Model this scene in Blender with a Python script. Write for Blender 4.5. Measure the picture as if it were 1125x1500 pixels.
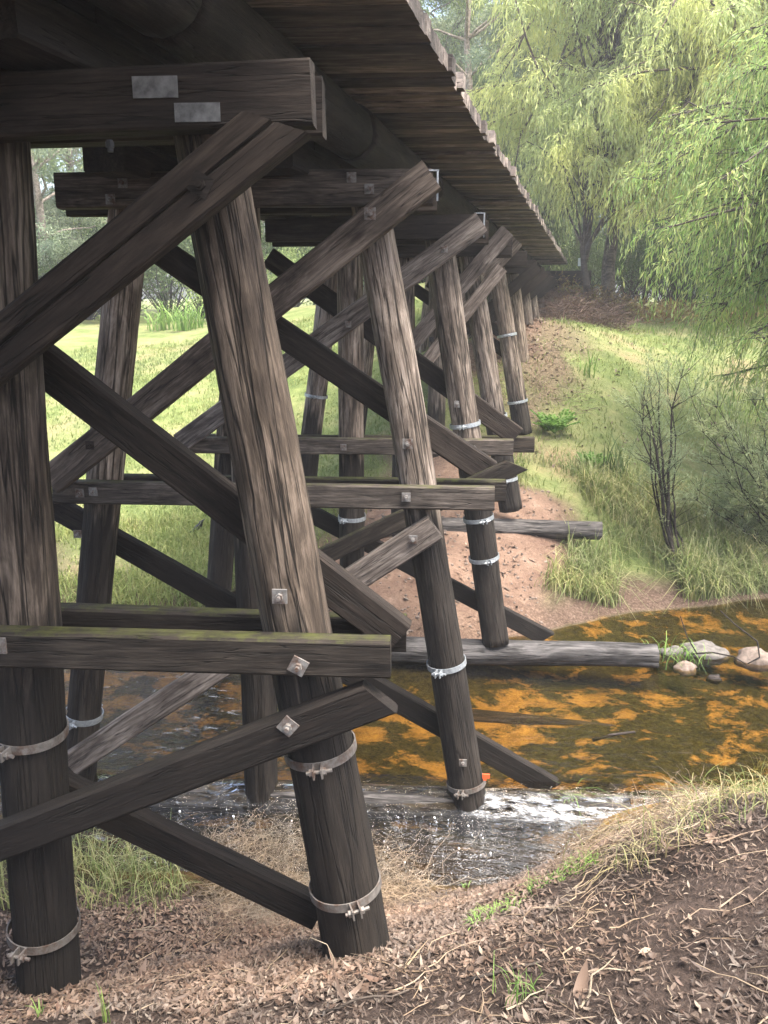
import bpy, math, random
import numpy as np
from mathutils import Vector, Matrix, noise
for o in list(bpy.data.objects): bpy.data.objects.remove(o)
rng = np.random.default_rng(11); random.seed(5)
R = math.radians
SC = bpy.context.scene; COL = SC.collection

# ------------------------------------------------------------------ camera, sky, sun, exposure
CAMZ = 4.49; PITCH = 13.67; YAW = 3.7; F = 1213.0
cd = bpy.data.cameras.new('camera'); cam = bpy.data.objects.new('camera', cd); COL.objects.link(cam)
cam.location = (0, 0, CAMZ); cam.rotation_euler = (R(90-PITCH), 0, R(YAW))
cd.sensor_fit = 'VERTICAL'; cd.sensor_height = 36.0; cd.lens = F/1500*36; cd.clip_end = 1000; cd.clip_start = .05
SC.camera = cam
SUN_EL, SUN_AZ = 68, 120            # azimuth clockwise from +Y
w = bpy.data.worlds.new('World'); SC.world = w; w.use_nodes = True
bg = w.node_tree.nodes['Background']; sk = w.node_tree.nodes.new('ShaderNodeTexSky')
sk.sky_type = 'NISHITA'; sk.sun_disc = False; sk.sun_elevation = R(SUN_EL); sk.sun_rotation = R(SUN_AZ)
sk.dust_density = 6; sk.air_density = 1.0; sk.ozone_density = .6
w.node_tree.links.new(sk.outputs[0], bg.inputs[0]); bg.inputs[1].default_value = .15
sl = bpy.data.lights.new('sun', 'SUN'); sl.energy = 2.4; sl.angle = R(38); sl.color = (1, .965, .90)
so = bpy.data.objects.new('sun', sl); COL.objects.link(so)
sd = Vector((math.sin(R(SUN_AZ))*math.cos(R(SUN_EL)), math.cos(R(SUN_AZ))*math.cos(R(SUN_EL)), math.sin(R(SUN_EL))))
so.rotation_euler = sd.to_track_quat('Z', 'Y').to_euler()
SC.view_settings.view_transform = 'Standard'; SC.view_settings.look = 'None'
SC.view_settings.exposure = 2.1; SC.view_settings.gamma = 1
SC.render.engine = 'CYCLES'; SC.cycles.use_denoising = True
SC.cycles.max_bounces = 8; SC.cycles.transparent_max_bounces = 12; SC.cycles.transmission_bounces = 4
SC.cycles.diffuse_bounces = 4; SC.cycles.caustics_reflective = False; SC.cycles.caustics_refractive = False
SC.cycles.sample_clamp_indirect = 6

# ------------------------------------------------------------------ where a line of sight meets a real plane
CR = Matrix.Rotation(R(YAW), 3, 'Z') @ Matrix.Rotation(R(90-PITCH), 3, 'X')
def ray(px, py): return CR @ Vector(((px-562.5)/F, (750-py)/F, -1))
def at(px, py, Y):
    d = ray(px, py); t = Y/d.y; return Vector((d.x*t, Y, CAMZ+d.z*t))
def atz(px, py, z):
    d = ray(px, py); t = (z-CAMZ)/d.z; return Vector((d.x*t, d.y*t, z))

# ------------------------------------------------------------------ tagging and linking
def tag(o, label=None, cat=None, group=None, kind=None):
    if label: o['label'] = label
    if cat: o['category'] = cat
    if group: o['group'] = group
    if kind: o['kind'] = kind
    return o
WM = {}
def empty(name, loc, label, cat, group=None, rz=0, sc=1):
    o = bpy.data.objects.new(name, None); COL.objects.link(o); o.location = loc; o.rotation_euler = (0, 0, rz)
    o.scale = (sc, sc, sc); o.empty_display_size = .2
    WM[o] = Matrix.Translation(loc) @ Matrix.Rotation(rz, 4, 'Z') @ Matrix.Scale(sc, 4)
    return tag(o, label, cat, group)
def link(name, me, mat, parent=None, M=None):
    """M = world matrix of the mesh; identity means its vertices are world coordinates."""
    M = M or Matrix()
    o = bpy.data.objects.new(name, me); COL.objects.link(o)
    if mat and not me.materials: me.materials.append(mat)
    if parent is not None:
        o.parent = parent; o.matrix_basis = WM[parent].inverted() @ M
    else: o.matrix_basis = M
    WM[o] = M
    return o
def copy_tree(o, parent=None):
    c = o.copy(); COL.objects.link(c)
    if parent: c.parent = parent
    for ch in list(o.children): copy_tree(ch, c)
    return c
def mesh_np(name, V, Fq, smooth=False):
    V = np.asarray(V, dtype=np.float32); Fq = np.asarray(Fq, dtype=np.int32)
    me = bpy.data.meshes.new(name); k = Fq.shape[1]; n = len(Fq)
    me.vertices.add(len(V)); me.vertices.foreach_set('co', V.ravel())
    me.loops.add(n*k); me.loops.foreach_set('vertex_index', Fq.ravel())
    me.polygons.add(n); me.polygons.foreach_set('loop_start', np.arange(0, n*k, k, dtype=np.int32))
    me.polygons.foreach_set('loop_total', np.full(n, k, dtype=np.int32))
    if smooth: me.polygons.foreach_set('use_smooth', np.ones(n, dtype=bool))
    me.update(calc_edges=True); me.validate(); return me
class MB:
    """collects pieces of one mesh"""
    def __init__(s): s.V = []; s.F = []
    def add(s, V, Fs):
        k = len(s.V); s.V += [tuple(v) for v in V]; s.F += [tuple(i+k for i in f) for f in Fs]; return s
    def box(s, c, sx, sy, sz, M=None):
        c = Vector(c); P = [Vector((x*sx/2, y*sy/2, z*sz/2)) for x in (-1, 1) for y in (-1, 1) for z in (-1, 1)]
        P = [c + ((M @ p) if M else p) for p in P]
        return s.add(P, [(0, 1, 3, 2), (4, 6, 7, 5), (0, 4, 5, 1), (2, 3, 7, 6), (0, 2, 6, 4), (1, 5, 7, 3)])
    def tube(s, pts, rad, n=6, cap=True):
        pts = [Vector(p) for p in pts]; k = len(pts); V = []; Fs = []
        up = Vector((.31, .17, .93)); prev = None
        for i, p in enumerate(pts):
            t = (pts[min(i+1, k-1)]-pts[max(i-1, 0)]).normalized()
            a = t.cross(prev if prev is not None else up).normalized()
            if prev is None: b = a.cross(t).normalized()
            else: b = a.cross(t).normalized()
            prev = b; r = rad[i] if hasattr(rad, '__len__') else rad
            for j in range(n):
                th = 2*math.pi*j/n; V.append(p+(a*math.cos(th)+b*math.sin(th))*r)
        for i in range(k-1):
            for j in range(n):
                j2 = (j+1) % n; Fs.append((i*n+j, i*n+j2, (i+1)*n+j2, (i+1)*n+j))
        if cap: Fs += [tuple(range(n))[::-1], tuple(range((k-1)*n, k*n))]
        return s.add(V, Fs)
    def mesh(s, name='m', smooth=False):
        me = bpy.data.meshes.new(name); me.from_pydata(s.V, [], s.F)
        if smooth: me.polygons.foreach_set('use_smooth', np.ones(len(s.F), dtype=bool))
        me.update(); return me

# ------------------------------------------------------------------ materials
def newmat(name):
    m = bpy.data.materials.new(name); m.use_nodes = True; nt = m.node_tree
    return m, nt, nt.nodes['Principled BSDF']
def N(nt, t, **kw):
    n = nt.nodes.new('ShaderNode'+t)
    for k, v in kw.items():
        if k[0] == '_': setattr(n, k[1:], v)
        else: n.inputs[k.replace('__', ' ')].default_value = v
    return n
def L(nt, a, b): nt.links.new(a, b)
def ramp(nt, src, stops, interp='LINEAR'):
    r = nt.nodes.new('ShaderNodeValToRGB'); cr = r.color_ramp; cr.interpolation = interp
    while len(cr.elements) < len(stops): cr.elements.new(.5)
    for e, (p, c) in zip(cr.elements, stops):
        e.position = p; e.color = (*c, 1) if len(c) == 3 else c
    L(nt, src, r.inputs[0]); return r.outputs[0]
def mixc(nt, fac, a, b, mode='MIX'):
    m = nt.nodes.new('ShaderNodeMix'); m.data_type = 'RGBA'; m.blend_type = mode
    for s, v in ((m.inputs[0], fac), (m.inputs[6], a), (m.inputs[7], b)):
        if hasattr(v, 'is_linked') or hasattr(v, 'links'): L(nt, v, s)
        else: s.default_value = (*v, 1) if isinstance(v, tuple) else v
    return m.outputs[2]
def math_(nt, op, a, b=None, c=None):
    m = nt.nodes.new('ShaderNodeMath'); m.operation = op
    for s, v in zip(m.inputs, (a, b, c)):
        if v is None: continue
        if hasattr(v, 'links'): L(nt, v, s)
        else: s.default_value = v
    return m.outputs[0]
def noise_(nt, vec, scale, detail=5, rough=.6, out=0, dist=0):
    n = nt.nodes.new('ShaderNodeTexNoise'); n.inputs['Scale'].default_value = scale
    n.inputs['Detail'].default_value = detail; n.inputs['Roughness'].default_value = rough
    n.inputs['Distortion'].default_value = dist
    if vec is not None: L(nt, vec, n.inputs['Vector'])
    return n.outputs[out]
def mapping(nt, vec, sc, loc=None):
    m = nt.nodes.new('ShaderNodeMapping'); L(nt, vec, m.inputs[0]); m.inputs[3].default_value = sc
    if loc is not None: L(nt, loc, m.inputs[1])
    return m.outputs[0]
BLK, WHT = (0, 0, 0), (1, 1, 1)

def wood(name, dark, mid, light, stain=None, moss=0., fine=16, crackw=.05, planks=False, crk=.6, stk=.9):
    m, nt, b = newmat(name)
    tc = N(nt, 'TexCoord'); oi = N(nt, 'ObjectInfo')
    off = nt.nodes.new('ShaderNodeCombineXYZ')
    L(nt, math_(nt, 'MULTIPLY', oi.outputs['Random'], 57.), off.inputs[0]); L(nt, math_(nt, 'MULTIPLY', oi.outputs['Random'], 131.), off.inputs[1])
    P = nt.nodes.new('ShaderNodeVectorMath'); L(nt, tc.outputs['Object'], P.inputs[0]); L(nt, off.outputs[0], P.inputs[1]); P = P.outputs[0]
    if planks:
        gi = N(nt, 'NewGeometry'); o2 = nt.nodes.new('ShaderNodeCombineXYZ'); L(nt, math_(nt, 'MULTIPLY', gi.outputs['Random Per Island'], 91.), o2.inputs[2])
        P2 = nt.nodes.new('ShaderNodeVectorMath'); L(nt, P, P2.inputs[0]); L(nt, o2.outputs[0], P2.inputs[1]); P = P2.outputs[0]
    g = noise_(nt, mapping(nt, P, (1.7, fine, fine)), 1.6, 8, .7, dist=.45)
    patch = noise_(nt, mapping(nt, P, (1.3, 4.5, 4.5)), 1.1, 5, .65, dist=.9)
    s = math_(nt, 'ADD', math_(nt, 'MULTIPLY', g, .55), math_(nt, 'MULTIPLY', patch, .55))
    col = ramp(nt, s, [(.40, dark), (.54, mid), (.70, light)])
    fn = noise_(nt, mapping(nt, P, (3., 60., 60.)), 1.5, 4, .7)
    col = mixc(nt, .45, col, ramp(nt, fn, [(.3, (.35, .35, .35)), (.7, (1.35, 1.3, 1.25))]), 'MULTIPLY')
    cr = noise_(nt, mapping(nt, P, (.5, 11., 11.)), 1.3, 3, .5)
    crack = ramp(nt, math_(nt, 'ABSOLUTE', math_(nt, 'SUBTRACT', cr, .5)), [(0, BLK), (crackw*.5, WHT)])
    col = mixc(nt, crk, col, crack, 'MULTIPLY')
    if planks: col = mixc(nt, 1., col, ramp(nt, math_(nt, 'FRACT', math_(nt, 'MULTIPLY', gi.outputs['Random Per Island'], 7.3)), [(0, (.4, .4, .41)), (.6, (1.1, 1.08, 1.06)), (1, (2.1, 2.03, 1.96))]), 'MULTIPLY')
    kn = nt.nodes.new('ShaderNodeTexVoronoi'); L(nt, mapping(nt, P, (1.1, 3.4, 3.4)), kn.inputs['Vector']); kn.inputs['Scale'].default_value = 1.0
    col = mixc(nt, .8, col, ramp(nt, kn.outputs['Distance'], [(.05, (.25, .22, .2)), (.11, WHT)]), 'MULTIPLY')
    col = mixc(nt, 1., col, ramp(nt, math_(nt, 'FRACT', math_(nt, 'MULTIPLY', oi.outputs['Random'], 13.7)), [(0, (.74, .73, .73)), (.5, (1., .97, .94)), (1, (1.34, 1.26, 1.17))]), 'MULTIPLY')
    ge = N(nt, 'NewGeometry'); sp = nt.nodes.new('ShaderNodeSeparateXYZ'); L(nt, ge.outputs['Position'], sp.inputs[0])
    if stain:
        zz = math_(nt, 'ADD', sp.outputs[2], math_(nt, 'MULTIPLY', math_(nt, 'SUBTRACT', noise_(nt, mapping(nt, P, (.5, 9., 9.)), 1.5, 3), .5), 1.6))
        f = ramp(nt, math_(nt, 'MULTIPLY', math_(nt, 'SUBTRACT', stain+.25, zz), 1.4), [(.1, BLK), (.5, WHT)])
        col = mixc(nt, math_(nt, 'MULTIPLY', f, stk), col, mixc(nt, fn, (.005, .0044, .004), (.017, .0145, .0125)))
    if moss:
        up = nt.nodes.new('ShaderNodeSeparateXYZ'); L(nt, ge.outputs['Normal'], up.inputs[0])
        mn = noise_(nt, ge.outputs['Position'], 9, 5, .7)
        side = math_(nt, 'GREATER_THAN', sp.outputs[0], -50.)
        f = math_(nt, 'MULTIPLY', ramp(nt, math_(nt, 'ADD', math_(nt, 'MULTIPLY', up.outputs[2], .35), mn), [(.72, BLK), (.98, WHT)]), moss)
        col = mixc(nt, f, col, (.075, .085, .016))
    L(nt, col, b.inputs['Base Color']); b.inputs['Roughness'].default_value = .82; b.inputs['Specular IOR Level'].default_value = .25
    bp = N(nt, 'Bump', Strength=.8, Distance=.012)
    L(nt, math_(nt, 'ADD', math_(nt, 'ADD', math_(nt, 'MULTIPLY', g, .9), math_(nt, 'MULTIPLY', fn, .3)), math_(nt, 'MULTIPLY', crack, .8)), bp.inputs['Height'])
    L(nt, bp.outputs[0], b.inputs['Normal']); return m
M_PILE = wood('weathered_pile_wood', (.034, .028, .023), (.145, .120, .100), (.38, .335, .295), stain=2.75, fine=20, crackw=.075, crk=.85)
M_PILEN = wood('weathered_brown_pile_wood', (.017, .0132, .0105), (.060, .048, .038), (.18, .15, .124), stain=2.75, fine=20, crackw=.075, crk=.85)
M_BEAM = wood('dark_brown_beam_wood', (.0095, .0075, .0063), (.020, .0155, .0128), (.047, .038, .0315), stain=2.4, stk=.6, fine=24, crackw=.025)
M_BEAMG = wood('grey_brace_wood', (.045, .038, .034), (.13, .112, .10), (.33, .30, .275), fine=24, crackw=.03)
M_MOSS = wood('mossy_waler_wood', (.011, .009, .0073), (.026, .0215, .0175), (.065, .055, .045), moss=.6, fine=24, crackw=.03)
M_MID = wood('weathered_mid_brown_wood', (.018, .0145, .012), (.068, .056, .048), (.18, .155, .135), fine=24, crackw=.03)
M_MIDMOSS = wood('weathered_grey_waler_wood', (.018, .015, .0125), (.075, .064, .055), (.2, .175, .152), moss=.5, fine=24, crackw=.03)
M_DECK = wood('deck_plank_wood', (.042, .038, .036), (.13, .117, .11), (.31, .285, .265), fine=10, crackw=.03, planks=True)
M_LOG = wood('grey_log_wood', (.018, .0175, .018), (.055, .0545, .056), (.15, .149, .152), fine=18, crackw=.06, crk=.8)
M_BARK = wood('tree_bark', (.03, .024, .02), (.08, .066, .055), (.19, .165, .14), fine=9)
M_PALEBARK = wood('pale_gum_bark', (.12, .1, .085), (.26, .23, .2), (.48, .44, .40), fine=4)
M_TWIG = wood('dark_twig_bark', (.012, .01, .009), (.03, .025, .022), (.075, .062, .055), fine=9)

def plain(name, col, rough=.5, metal=0., var=.25, scale=20, bump=.0, spec=.5, rust=0.):
    m, nt, b = newmat(name); tc = N(nt, 'TexCoord')
    n = noise_(nt, tc.outputs['Object'], scale, 5, .65)
    c = ramp(nt, n, [(.3, tuple(x*(1-var) for x in col)), (.7, tuple(min(1, x*(1+var)) for x in col))])
    if rust:
        rn = noise_(nt, N(nt, 'NewGeometry').outputs['Position'], 16, 6, .7)
        c = mixc(nt, ramp(nt, rn, [(.5-rust*.3, BLK), (.72-rust*.3, WHT)]), c, (.085, .042, .024))
    L(nt, c, b.inputs['Base Color']); b.inputs['Roughness'].default_value = rough; b.inputs['Metallic'].default_value = metal
    b.inputs['Specular IOR Level'].default_value = spec
    if bump:
        bp = N(nt, 'Bump', Strength=bump, Distance=.02); L(nt, n, bp.inputs['Height']); L(nt, bp.outputs[0], b.inputs['Normal'])
    return m
M_STEEL = plain('galvanised_steel', (.33, .36, .385), .45, .5, .35, 30, rust=.0)
M_DULL = plain('dull_weathered_steel', (.16, .148, .135), .6, .35, .35, 25, rust=.1)
M_BOLT = plain('grey_bolt_plate', (.21, .205, .195), .6, .3, .4, 30, rust=.22)
M_PLATE = plain('grey_sheet_metal', (.15, .152, .15), .65, .15, .6, 14, rust=0.)
M_ROCK = plain('river_stone', (.11, .10, .09), .8, 0, .55, 14, .6)
M_ROCKP = plain('pinkish_river_stone', (.15, .115, .092), .8, 0, .5, 14, .6)
M_SIGN = plain('white_sign_face', (.7, .75, .8), .5, 0, .05)
M_ORANGE = plain('orange_tape', (.75, .13, .04), .6, 0, .1)
M_FOAM = plain('white_foam', (.78, .78, .76), .6, 0, .05)
M_BIRD = plain('dark_feathers', (.02, .02, .022), .6, 0, .4)

def leafmat(name, cols, trans=.4, lowf=.35, tcol=None):
    m, nt, b = newmat(name); ge = N(nt, 'NewGeometry')
    k = len(cols); c = ramp(nt, ge.outputs['Random Per Island'], [(i/(k-1) if k > 1 else 0, q) for i, q in enumerate(cols)])
    n = noise_(nt, ge.outputs['Position'], lowf, 3, .6)
    c = mixc(nt, .7, c, ramp(nt, n, [(.35, (.68, .78, .74)), (.62, (1.18, 1.12, .9))]), 'MULTIPLY')
    L(nt, c, b.inputs['Base Color']); b.inputs['Roughness'].default_value = .55; b.inputs['Specular IOR Level'].default_value = .3
    if trans:
        t = N(nt, 'BsdfTranslucent'); L(nt, c, t.inputs[0]); mx = N(nt, 'MixShader', Fac=trans)
        L(nt, b.outputs[0], mx.inputs[1]); L(nt, t.outputs[0], mx.inputs[2])
        L(nt, mx.outputs[0], nt.nodes['Material Output'].inputs[0])
    return m
M_PEP = leafmat('peppermint_leaves', [(.48, .54, .24), (.61, .66, .30), (.70, .72, .34), (.54, .60, .31)], .58)
M_PEPN = leafmat('near_willowy_leaves', [(.22, .37, .11), (.33, .47, .15), (.54, .57, .23), (.42, .52, .25), (.27, .42, .13)], .58, .8)
M_EUC = leafmat('grey_green_gum_leaves', [(.18, .24, .16), (.27, .33, .23), (.36, .41, .30)], .4)
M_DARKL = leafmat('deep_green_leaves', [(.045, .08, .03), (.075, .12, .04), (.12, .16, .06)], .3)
M_BUSH = leafmat('bright_bush_leaves', [(.17, .25, .10), (.26, .34, .14), (.36, .42, .2)], .45)
M_GRASS = leafmat('meadow_grass_blades', [(.12, .17, .05), (.185, .235, .075), (.27, .28, .12), (.155, .22, .065)], .35, .5)
M_GRASSD = leafmat('bank_grass_blades', [(.12, .17, .055), (.20, .25, .085), (.30, .31, .15), (.38, .35, .20), (.16, .22, .07)], .35, .9)
M_REED = leafmat('strap_leaves', [(.10, .19, .045), (.17, .29, .07), (.26, .36, .12)], .35, 2.)
M_DRY = leafmat('dry_brush_stems', [(.13, .09, .065), (.22, .165, .125), (.33, .26, .2), (.17, .12, .095)], .1, 2.)
M_LITTER = leafmat('fallen_leaves', [(.027, .018, .0145), (.058, .039, .032), (.09, .062, .051), (.135, .10, .085), (.055, .032, .025), (.25, .2, .17)], .1, 1.3)
M_PALELIT = leafmat('pale_fallen_leaves', [(.075, .047, .037), (.14, .096, .078), (.225, .165, .14), (.10, .06, .047)], .1, 1.3)
M_SHRUB = leafmat('feathery_shrub_leaves', [(.22, .28, .15), (.31, .36, .2), (.38, .42, .26)], .45, 1.)
M_FERN = leafmat('fern_fronds', [(.13, .26, .06), (.2, .34, .09)], .4, 1.)
M_BRACK = leafmat('rusty_bracken', [(.22, .12, .06), (.30, .20, .09), (.30, .28, .09), (.16, .08, .05)], .2, .8)
M_DARKB = leafmat('dead_brown_brush', [(.05, .03, .025), (.09, .055, .045), (.14, .09, .075)], .05, 1.)

# ------------------------------------------------------------------ terrain height field
YB = [3.8+3.06*k+.28 for k in range(11)]           # pile planes of the bents
BD = Vector((math.sin(R(10.0)), math.cos(R(10.0)), 0))
ctrl = []
def cp(px, py, Y): ctrl.append(tuple(at(px, py, Y)))
def cz(px, py, z): ctrl.append(tuple(atz(px, py, z)))
cp(70, 1440, 4.08); cp(523, 1390, 4.08); cp(562, 1500, 3.0); cp(1125, 1500, 2.5); cp(0, 1500, 3.4); cp(840, 1420, 3.05)
cp(1125, 1230, 3.7); cp(1125, 1160, 4.6); cp(870, 1250, 4.9); cp(740, 1340, 4.2); cp(1000, 1190, 5.1)
ctrl.append((0, 0, CAMZ-1.6)); ctrl.append((4, 0, CAMZ-1.3)); ctrl.append((-4, 0, CAMZ-1.7)); ctrl.append((0, -6, CAMZ-1.2)); ctrl.append((8, 3, CAMZ-1.6)); ctrl.append((-9, 3, 2.4))
for q in ((690, 1298), (600, 1300), (480, 1285), (250, 1280), (100, 1235), (860, 1238), (980, 1150)): cz(*q, -.1)
cz(640, 1255, -.24); cz(560, 1240, -.22); cz(420, 1225, -.18)
ctrl += [(x, 6.35, -.3) for x in (-3, -1.2, .8)] + [(x, 7.6, -.42) for x in (-5, -2, 1, 3)] + [(x, 9.0, -.38) for x in (-6, -3, 0, 3, 6)] + [(4.8, 8.2, -.2), (6.5, 8, .1), (-6, 6, .3), (10, 7.5, 1.2), (-12, 6, 1.)]
for q in ((820, 925), (700, 945), (1000, 897), (1125, 880), (600, 955), (200, 925), (-60, 925), (1300, 872)): cz(*q, 0)
ctrl += [(3.5, 11.0, -.22), (6, 11, -.25), (9, 10.5, -.3)]
cp(700, 850, 11.9); cp(620, 830, 11.9)
cp(800, 775, 13.3); cp(620, 775, 13.3); cp(765, 640, 16.4); cp(760, 525, 19.4); cp(792, 472, 22.6)
cp(1000, 838, 13.1); cp(880, 850, 12.7); cp(1125, 845, 13.2); cp(1125, 760, 15.5); cp(1050, 700, 17); cp(950, 600, 19.3); cp(1000, 505, 24); cp(1000, 463, 30); cp(870, 455, 30); cp(798, 471, 25.5); cp(806, 464, 28.5); cp(822, 405, 32.5); cp(905, 452, 33); cp(1000, 452, 37); cp(1150, 458, 31)
cp(200, 868, 12.1); cp(0, 868, 12.1); cp(330, 868, 12.1); cp(-250, 860, 12.1); cp(250, 700, 17.6); cp(250, 600, 21.5); cp(250, 520, 27.5); cp(250, 486, 33.5); cp(0, 700, 17.6); cp(-200, 520, 27.5); cp(500, 640, 19.5)
for X in (-70, -30, 0, 30, 70):
    for Y in (48, 90, 150): ctrl.append((X, Y, CAMZ-.3+(Y-48)*.02))
for X in (-60, 60): ctrl += [(X, 20, 3.), (X, 0, 3.4), (X, -20, 3.6)]
CT = np.array(ctrl); 
def _U(d2): return .5*d2*np.log(d2+1e-9)
_n = len(CT); _K = _U(((CT[:, None, :2]-CT[None, :, :2])**2).sum(-1)) + np.eye(_n)*.02
_P = np.c_[np.ones(_n), CT[:, :2]]
_A = np.block([[_K, _P], [_P.T, np.zeros((3, 3))]]); _W = np.linalg.solve(_A, np.r_[CT[:, 2], 0, 0, 0])
def vnoise(x, y, s, seed=0):
    """cheap smooth value noise"""
    x = x*s+seed*17.3; y = y*s+seed*9.1; xi = np.floor(x).astype(int); yi = np.floor(y).astype(int); fx = x-xi; fy = y-yi
    fx = fx*fx*(3-2*fx); fy = fy*fy*(3-2*fy)
    def h(a, b):
        v = np.sin(a*127.1+b*311.7)*43758.5453; return v-np.floor(v)
    return (h(xi, yi)*(1-fx)+h(xi+1, yi)*fx)*(1-fy)+(h(xi, yi+1)*(1-fx)+h(xi+1, yi+1)*fx)*fy
def H(x, y):
    x = np.atleast_1d(np.asarray(x, float)); y = np.atleast_1d(np.asarray(y, float)); out = np.empty(len(x))
    for i in range(0, len(x), 20000):
        q = np.c_[x[i:i+20000], y[i:i+20000]]
        out[i:i+20000] = _U(((q[:, None, :]-CT[None, :, :2])**2).sum(-1)) @ _W[:_n] + _W[_n] + q @ _W[_n+1:]
    out = np.clip(out, -.55, 9)
    land = np.clip((out-.05)*3, 0, 1)
    return out + ((vnoise(x, y, 1.3)-.5)*.10+(vnoise(x, y, 4., 2)-.5)*.05+(vnoise(x, y, 11., 3)-.5)*.018)*(.25+.75*land)
def h1(x, y): return float(H([x], [y])[0])
def ghit(px, py, y0=1.5, y1=80):
    """where the line of sight meets the ground"""
    Y = np.linspace(y0, y1, 1600); d = ray(px, py); t = Y/d.y
    g = H(d.x*t, Y); z = CAMZ+d.z*t; k = np.argmax(z <= g)
    return Vector((d.x*t[k], Y[k], g[k]))
def hp(px, Y):
    p = at(px, 455, Y); return Vector((p.x, Y, h1(p.x, Y)))

def graded(a, b, c0, c1, fine, coarse):
    v = [c0]
    while v[-1] < c1: v.append(v[-1]+fine)
    st = fine
    while v[-1] < b: st = min(st*1.13, coarse); v.append(v[-1]+st)
    l = [c0]; st = fine
    while l[-1] > a: st = min(st*1.13, coarse); l.append(l[-1]-st)
    return np.array(l[:0:-1]+v)
gx = graded(-160, 160, -4, 8, .09, 9); gy = graded(-40, 240, 1.5, 16, .075, 9)
GX, GY = np.meshgrid(gx, gy); gz = H(GX.ravel(), GY.ravel())
nx, ny = len(gx), len(gy)
idx = np.arange(nx*ny).reshape(ny, nx)
Fg = np.stack([idx[:-1, :-1], idx[:-1, 1:], idx[1:, 1:], idx[1:, :-1]], -1).reshape(-1, 4)
gme = mesh_np('ground', np.c_[GX.ravel(), GY.ravel(), gz], Fg, True)
X_, Y_ = GX.ravel(), GY.ravel()
def sm(a, b, v): t = np.clip((v-a)/(b-a), 0, 1); return t*t*(3-2*t)
nz = vnoise(X_, Y_, .9, 5)
lawn = sm(10.5, 12.5, Y_+nz*1.2)                                    # far bank is grassed ...
brx = X_-math.tan(R(10))*(Y_-4)                                     # ... bare earth below the bridge
bare = sm(-3.9, -2.6, brx-nz+.5)*(1-sm(-.1, .45, brx+(nz-.5)*1.1+.5*sm(13.5, 15.5, Y_)))
barez = bare*sm(10, 11, Y_)
barez = barez*(1-sm(15, 16.5, Y_)*sm(.34, .52, vnoise(X_, Y_, .8, 71))*.9)
sand = barez*(1-sm(14.5, 17.5, Y_)); 
bpath = sm(16, 17.5, Y_)*(1-sm(22, 25, Y_))*np.exp(-((X_-(2.3+(Y_-16)*.22)+nz)/.8)**2)*.6*sm(.3, .6, vnoise(X_, Y_, 1.1, 91))
mud = sm(10.0, 11, Y_)*(1-sm(.14, .42, gz+(nz-.5)*.2))*sm(-.02, .05, gz)
att = gme.color_attributes.new('cover', 'FLOAT_COLOR', 'POINT')
cv = np.c_[lawn*(1-np.clip(barez+bpath+mud, 0, 1)), sand, np.clip(bpath+barez*(1-sand)+mud*.6, 0, 1), np.ones(len(X_))].astype(np.float32)
att.data.foreach_set('color', cv.ravel())
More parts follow.
